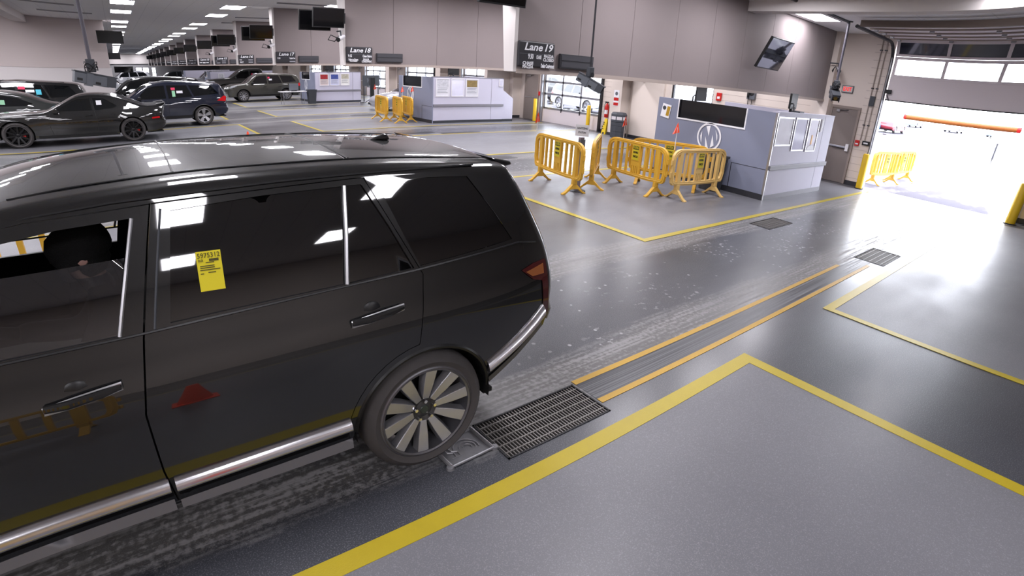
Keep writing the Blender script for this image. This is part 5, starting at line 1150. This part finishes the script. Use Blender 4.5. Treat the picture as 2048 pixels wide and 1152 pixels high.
def hero_extra(c, root, strip, patch, mirror):
    mirror(-1.0, 1.27, SUVM)
    zr = lambda x: max(p[1] for p in [min(c.out, key=lambda o: abs(o[0]-x)+ (0 if o[1] > 1.4 else 9))[:2]])
    for sd in (-1, 1): MB().tube([(x, sd*.60, zr(x)+.010) for x in [-.45+.1*i for i in range(24)]], .004, 5).build('roof_ditch', M_CTRIM, root)
    for x in (.16, .98):
        MB().tube([(x+.0, -.60+.12*j, zr(x)+.004+.026*(1-((-.60+.12*j)/.72)**2)) for j in range(11)], .005, 5).build('roof_seam', M_CTRIM, root)
    f = MB(); f.prism([(-.09,0),(.07,0),(.055,.035),(.03,.04),(-.03,.022)], 'y', -.02, .02); f.xf(Matrix.Translation((1.42, 0, zr(1.42)+.03))); f.build('antenna_fin', SUVM, root, bevel=.012)
    sp = MB(); sp.prism([(1.83,1.745),(1.975,1.715),(1.985,1.695),(1.9,1.68)], 'y', -.66, .66); sp.build('rear_spoiler', SUVM, root, bevel=.012)
    MB().box(2.185, 2.2, -.25, .25, .86, .98).build('licence_plate', M_PRINT, root)
    patch('head_lamp', [(-2.72,.86),(-2.4,.9),(-2.38,1.02),(-2.66,1.0)], M_HEAD)
    g = MB()
    for i in range(5): g.box(c.x0-.012, c.x0+.06, -.5, .5, .62+.07*i, .66+.07*i)
    g.build('grille', M_CTRIM, root)
    # cabin
    I = mat('cabin_leather', '#151416', .55); B = MB()
    MB().box(-1.6, 1.7, -.8, .8, .36, .42).build('cabin_floor', M_UNDER, root)
    for y in (-.45, .45):
        MB().prism([(-.62,.5),(-.05,.5),(-.02,.66),(-.1,.7),(-.6,.68)], 'y', y-.26, y+.26).build('seat_cushion', I, root, bevel=.05)
        MB().prism([(-.14,.66),(.05,.64),(.28,1.28),(.2,1.34),(.09,1.3)], 'y', y-.25, y+.25).build('seat_backrest', I, root, bevel=.05)
        MB().prism([(.13,1.36),(.24,1.34),(.3,1.52),(.2,1.56)], 'y', y-.14, y+.14).build('headrest', I, root, bevel=.04)
    MB().prism([(-1.5,.6),(-1.05,.6),(-1.0,1.0),(-1.1,1.16),(-1.5,1.2)], 'y', -.8, .8).build('dashboard', I, root, bevel=.04)
    MB().box(-1.0, .1, -.13, .13, .42, .86).build('centre_console', I, root, bevel=.03)
    R = Matrix.Translation((-.86, -.45, 1.08)) @ Matrix.Rotation(-.45, 4, 'Y')
    MB().tube([(0, .19*math.cos(a), .19*math.sin(a)) for a in [2*PI*i/28 for i in range(28)]], .016, 8, True).xf(R).build('steering_wheel', I, root, smooth=True)
    w = MB(); w.box(-.015, .015, -.18, .18, -.02, .02); w.box(-.02, .02, -.06, .06, -.07, .05); w.xf(R); w.build('steering_hub', M_SILVER, root)
    MB().cyl((-.86,-.45,1.06), (-1.1,-.45,.95), .04, 10).build('steering_column', I, root)
    MB().prism([(1.2,.55),(1.75,.55),(1.75,1.3),(1.3,1.3)], 'y', -.78, .78).build('rear_bench', I, root, bevel=.05)
HERO_LOC = (0, 3.19, 0)
hero, hc = build_car('luxury_suv', 'large black luxury SUV with a yellow window notice, filling the foreground', 'car', HERO_LOC, HERO, SUVM,
    dict(spokes=10, m_rim=mat('rim_machined', '#bcbcc0', .32, metal=.85), style='wide', twin=True), hero_extra, split=hero_split, glassmat=mat('dark_clear_glass', '#0a0b0c', .02, spec=.8))
# yellow notice on the rear door window
t = thing('window_notice', 'bright yellow paper notice with black numbers on the rear door window', 'notice', (0, 0, 0)); o = Vector((.235, 0, 1.41))
ya = lambda x, z: 3.19-hc.S(x, z)-.004+.012
cx, cz = .232, 1.415; y0 = ya(cx, cz); sl = (ya(cx, cz+.08)-ya(cx, cz-.08))/.16
t.location = (cx, y0, cz); t.rotation_euler = (-math.atan(sl), 0.045, 0)
MB().box(-.052, .052, -.002, 0, -.085, .085).build('paper', mat('notice_yellow', '#d6c71c', .6), t)
K = mat('notice_ink', '#4a4518', .7)
text('5975312', .03, K, t, (0, -.003, .066), FY, width=.094); text('DLR', .014, K, t, (-.035, -.003, .046), FY, width=.02)
MB().box(0, .04, -.003, -.002, .04, .051).build('print_bar', K, t)
for i, (a, b, z) in enumerate(((-.015,.02,.034),(-.04,.02,.02),(-.04,.02,.012),(-.042,.042,.003),(-.042,-.028,-.012),(-.01,.022,-.009))): MB().box(a, b, -.003, -.002, z, z+.004).build('print_line', K, t)

# ------------------------------------------------------------------ the driver
def skin(name, pts, edges, rad, m, parent=None, root=0, sub=2):
    me = bpy.data.meshes.new(name); me.from_pydata(pts, edges, []); o = bpy.data.objects.new(name, me); COL.objects.link(o); me.materials.append(m)
    if parent: o.parent = parent
    md = o.modifiers.new('skin', 'SKIN'); md.use_smooth_shade = True
    for i, r in enumerate(rad): me.skin_vertices[0].data[i].radius = (r, r) if not isinstance(r, tuple) else r; me.skin_vertices[0].data[i].use_root = (i == root)
    s = o.modifiers.new('sub', 'SUBSURF'); s.levels = sub; s.render_levels = sub
    return o
M_SKIN = mat('skin_tone', '#b08a80', .5)
M_BODY = mat('dressed_body', '#17181b', .7); q = NT(M_BODY); X = q.xyz()
q.put(q.b.inputs['Base Color'], q.mix(q.math('MAXIMUM', q.math('GREATER_THAN', X[2], 1.36), q.math('MULTIPLY', q.math('LESS_THAN', X[0], -.70), q.math('GREATER_THAN', X[2], 1.04))), lin('#17181b'), lin('#b08a80'))); M_CLOTH = mat('dark_jacket', '#17181b', .85); M_HAT = mat('black_knit', '#0b0b0c', .95, bump=(160, .6))
DX, DY = -.14, 2.76
def D(x, y, z): return (DX+x, DY+y, z)
J = dict(pel=D(-.12,0,.78), sp1=D(-.06,0,.98), chest=D(-.04,0,1.16), neck=D(-.08,0,1.32), chin=D(-.15,0,1.39), head=D(-.14,0,1.47), crown=D(-.11,0,1.55),
    shl=D(-.04,-.19,1.23), ell=D(-.22,-.25,1.0), wrl=D(-.5,-.17,1.08), hal=D(-.62,-.14,1.13), shr=D(-.04,.19,1.23), elr=D(-.22,.24,1.0), wrr=D(-.5,.15,1.08), har=D(-.62,.12,1.13),
    hpl=D(-.16,-.1,.76), knl=D(-.55,-.12,.86), anl=D(-.78,-.1,.5), tol=D(-.95,-.1,.47), hpr=D(-.16,.1,.76), knr=D(-.55,.12,.86), anr=D(-.78,.1,.5), tor=D(-.95,.1,.47))
key = list(J); ix = {k: i for i, k in enumerate(key)}
ed = [('pel','sp1'),('sp1','chest'),('chest','neck'),('neck','chin'),('chin','head'),('head','crown'),('chest','shl'),('shl','ell'),('ell','wrl'),('wrl','hal'),('chest','shr'),('shr','elr'),('elr','wrr'),('wrr','har'),
      ('pel','hpl'),('hpl','knl'),('knl','anl'),('anl','tol'),('pel','hpr'),('hpr','knr'),('knr','anr'),('anr','tor')]
rd = dict(pel=.14, sp1=.125, chest=.135, neck=.055, chin=.07, head=.092, crown=.075, shl=.07, ell=.048, wrl=.032, hal=.036, shr=.07, elr=.048, wrr=.032, har=.036, hpl=.095, knl=.065, anl=.045, tol=.04, hpr=.095, knr=.065, anr=.045, tor=.04)
person = skin('person', [J[k] for k in key], [(ix[a], ix[b]) for a, b in ed], [rd[k] for k in key], M_BODY)
tag(person, 'driver in black knit hat, dark jacket and face mask, looking down at the wheel', 'person')
kk = ['pel','sp1','chest','neck','shl','ell','wrl','shr','elr','wrr','hpl','knl','anl','hpr','knr','anr']; jx = {k: i for i, k in enumerate(kk)}
skin('jacket', [J[k] for k in kk], [(jx[a], jx[b]) for a, b in ed if a in jx and b in jx], [rd[k]+(.018 if k != 'neck' else .012) for k in kk], M_CLOTH, person)
h = J['head']; hat = MB(); hat.lathe([(.098,-.04),(.112,-.02),(.119,.005),(.121,.03),(.115,.075),(.088,.112),(.045,.13),(0,.134)], (0,0,0), n=28); hat.xf(Matrix.Translation((h[0]+.02, h[1], h[2]+.0)) @ Matrix.Rotation(-.42, 4, 'Y') @ Matrix.Diagonal((1.12, .95, 1.05, 1))); hat.build('knit_hat', M_HAT, person, smooth=True)
hr = MB(); hr.lathe([(.0,-.1),(.06,-.1),(.098,-.06),(.105,0),(.1,.06)], (0,0,0), n=24, a0=-1.9, a1=1.9); hr.xf(Matrix.Translation((h[0]+.015, h[1], h[2]-.01)) @ Matrix.Rotation(-.3, 4, 'Y')); hr.build('hair', M_HAT, person, smooth=True)
mk = MB(); mk.lathe([(.088,-.045),(.1,-.03),(.103,.0),(.098,.025)], (0,0,0), n=18, a0=PI-1.15, a1=PI+1.15); mk.xf(Matrix.Translation((h[0]-.005, h[1], h[2]-.055)) @ Matrix.Rotation(-.3, 4, 'Y')); mk.build('face_mask', mat('mask_black', '#1a1518', .8), person, smooth=True)
for s in (-1, 1):
    MB().lathe([(0,-.014),(.01,-.01),(.014,0),(.01,.01),(0,.014)], (h[0]-.088, h[1]+s*.034, h[2]+.002), n=10).build('eye', mat('eye_dark', '#2a2220', .3), person, smooth=True)
    MB().lathe([(0,-.012),(.02,-.008),(.026,0),(.02,.008),(0,.012)], (h[0]+.015, h[1]+s*.098, h[2]-.015), 'y', 12).build('ear', M_SKIN, person, smooth=True)
MB().add([(h[0]-.09,h[1]-.013,h[2]-.03),(h[0]-.09,h[1]+.013,h[2]-.03),(h[0]-.118,h[1],h[2]-.034),(h[0]-.09,h[1],h[2]+.012)], [(0,2,3),(2,1,3),(0,1,2),(0,3,1)]).build('nose', M_SKIN, person)
for sd, w, e in ((-1, J['hal'], J['wrl']), (1, J['har'], J['wrr'])):
    d = (Vector(w)-Vector(e)).normalized(); fr = []
    for i in range(4):
        b = Vector(w)+Vector((0, 0, .03-.02*i)); fr.append([b, b+Vector((-.035, sd*-.02, .006)), b+Vector((-.055, sd*-.045, .0)), b+Vector((-.04, sd*-.065, -.004))])
    for p in fr: skin('finger', [tuple(v) for v in p], [(0,1),(1,2),(2,3)], [.01,.0095,.009,.008], M_SKIN, person, sub=1)
    b = Vector(w)+Vector((.02, sd*-.02, .02)); skin('thumb', [tuple(b), tuple(b+Vector((-.02, sd*-.03, .02))), tuple(b+Vector((-.045, sd*-.035, .025)))], [(0,1),(1,2)], [.012,.01,.009], M_SKIN, person, sub=1)

# ------------------------------------------------------------------ outdoors
gm = mat('wet_asphalt', '#6a6a72', .3); q = NT(gm); X = q.xyz()
wet = q.ramp(q.noise(.35, detail=5, stretch=(.5, 1.4, 1)), .50, .58)
q.put(q.b.inputs['Base Color'], q.mix(wet, lin('#55535c'), lin('#3d3d45'))); q.put(q.b.inputs['Roughness'], q.fmix(wet, .9, .12)); q.put(q.b.inputs['Specular IOR Level'], q.fmix(wet, .1, .5))
struct('ground', MB().quad((16.7,-60,-.01),(140,-60,-.01),(140,150,-.01),(16.7,150,-.01)), gm)
struct('door_threshold', MB().box(16.4, 16.8, 1.2, 4.9, -.02, .002), mat('threshold_concrete', '#77757a', .5, noise=(4, .2)))
t = thing('parking_line', 'white painted line on the wet ground outside the open door', 'painted line', (29., 6.5, 0)); MB().box(-6, 6, -.06, .06, -.009, -.004).xf(Matrix.Rotation(.12, 4, 'Z')).build('paint', M_PRINT, t)
random.seed(3)
for i in range(7):
    c_ = random.choice(['#9fa3aa', '#c4c6cc', '#3a3d44', '#7c8590'])
    build_car('sedan', 'small far parked car in the row at the back of the outdoor lot', 'car', (95+random.uniform(-2, 2), 2+i*5.2, 0), SEDAN, paint('lot_car_%s' % c_[1:], c_), dict(spokes=5, m_rim=RIM_SIL), None, 'far parked cars outside')
t = thing('lot_sign', 'pale pink sign panel outside near the right end of the clearance bar', 'sign', (40., 5.0, 0)); MB().box(-.05, .05, -.4, .4, 1.0, 1.9).build('panel', mat('pink_sign', '#c9a09a', .5), t); MB().cyl((0,0,0),(0,0,1.0),.04,8).build('post', M_STEEL, t)
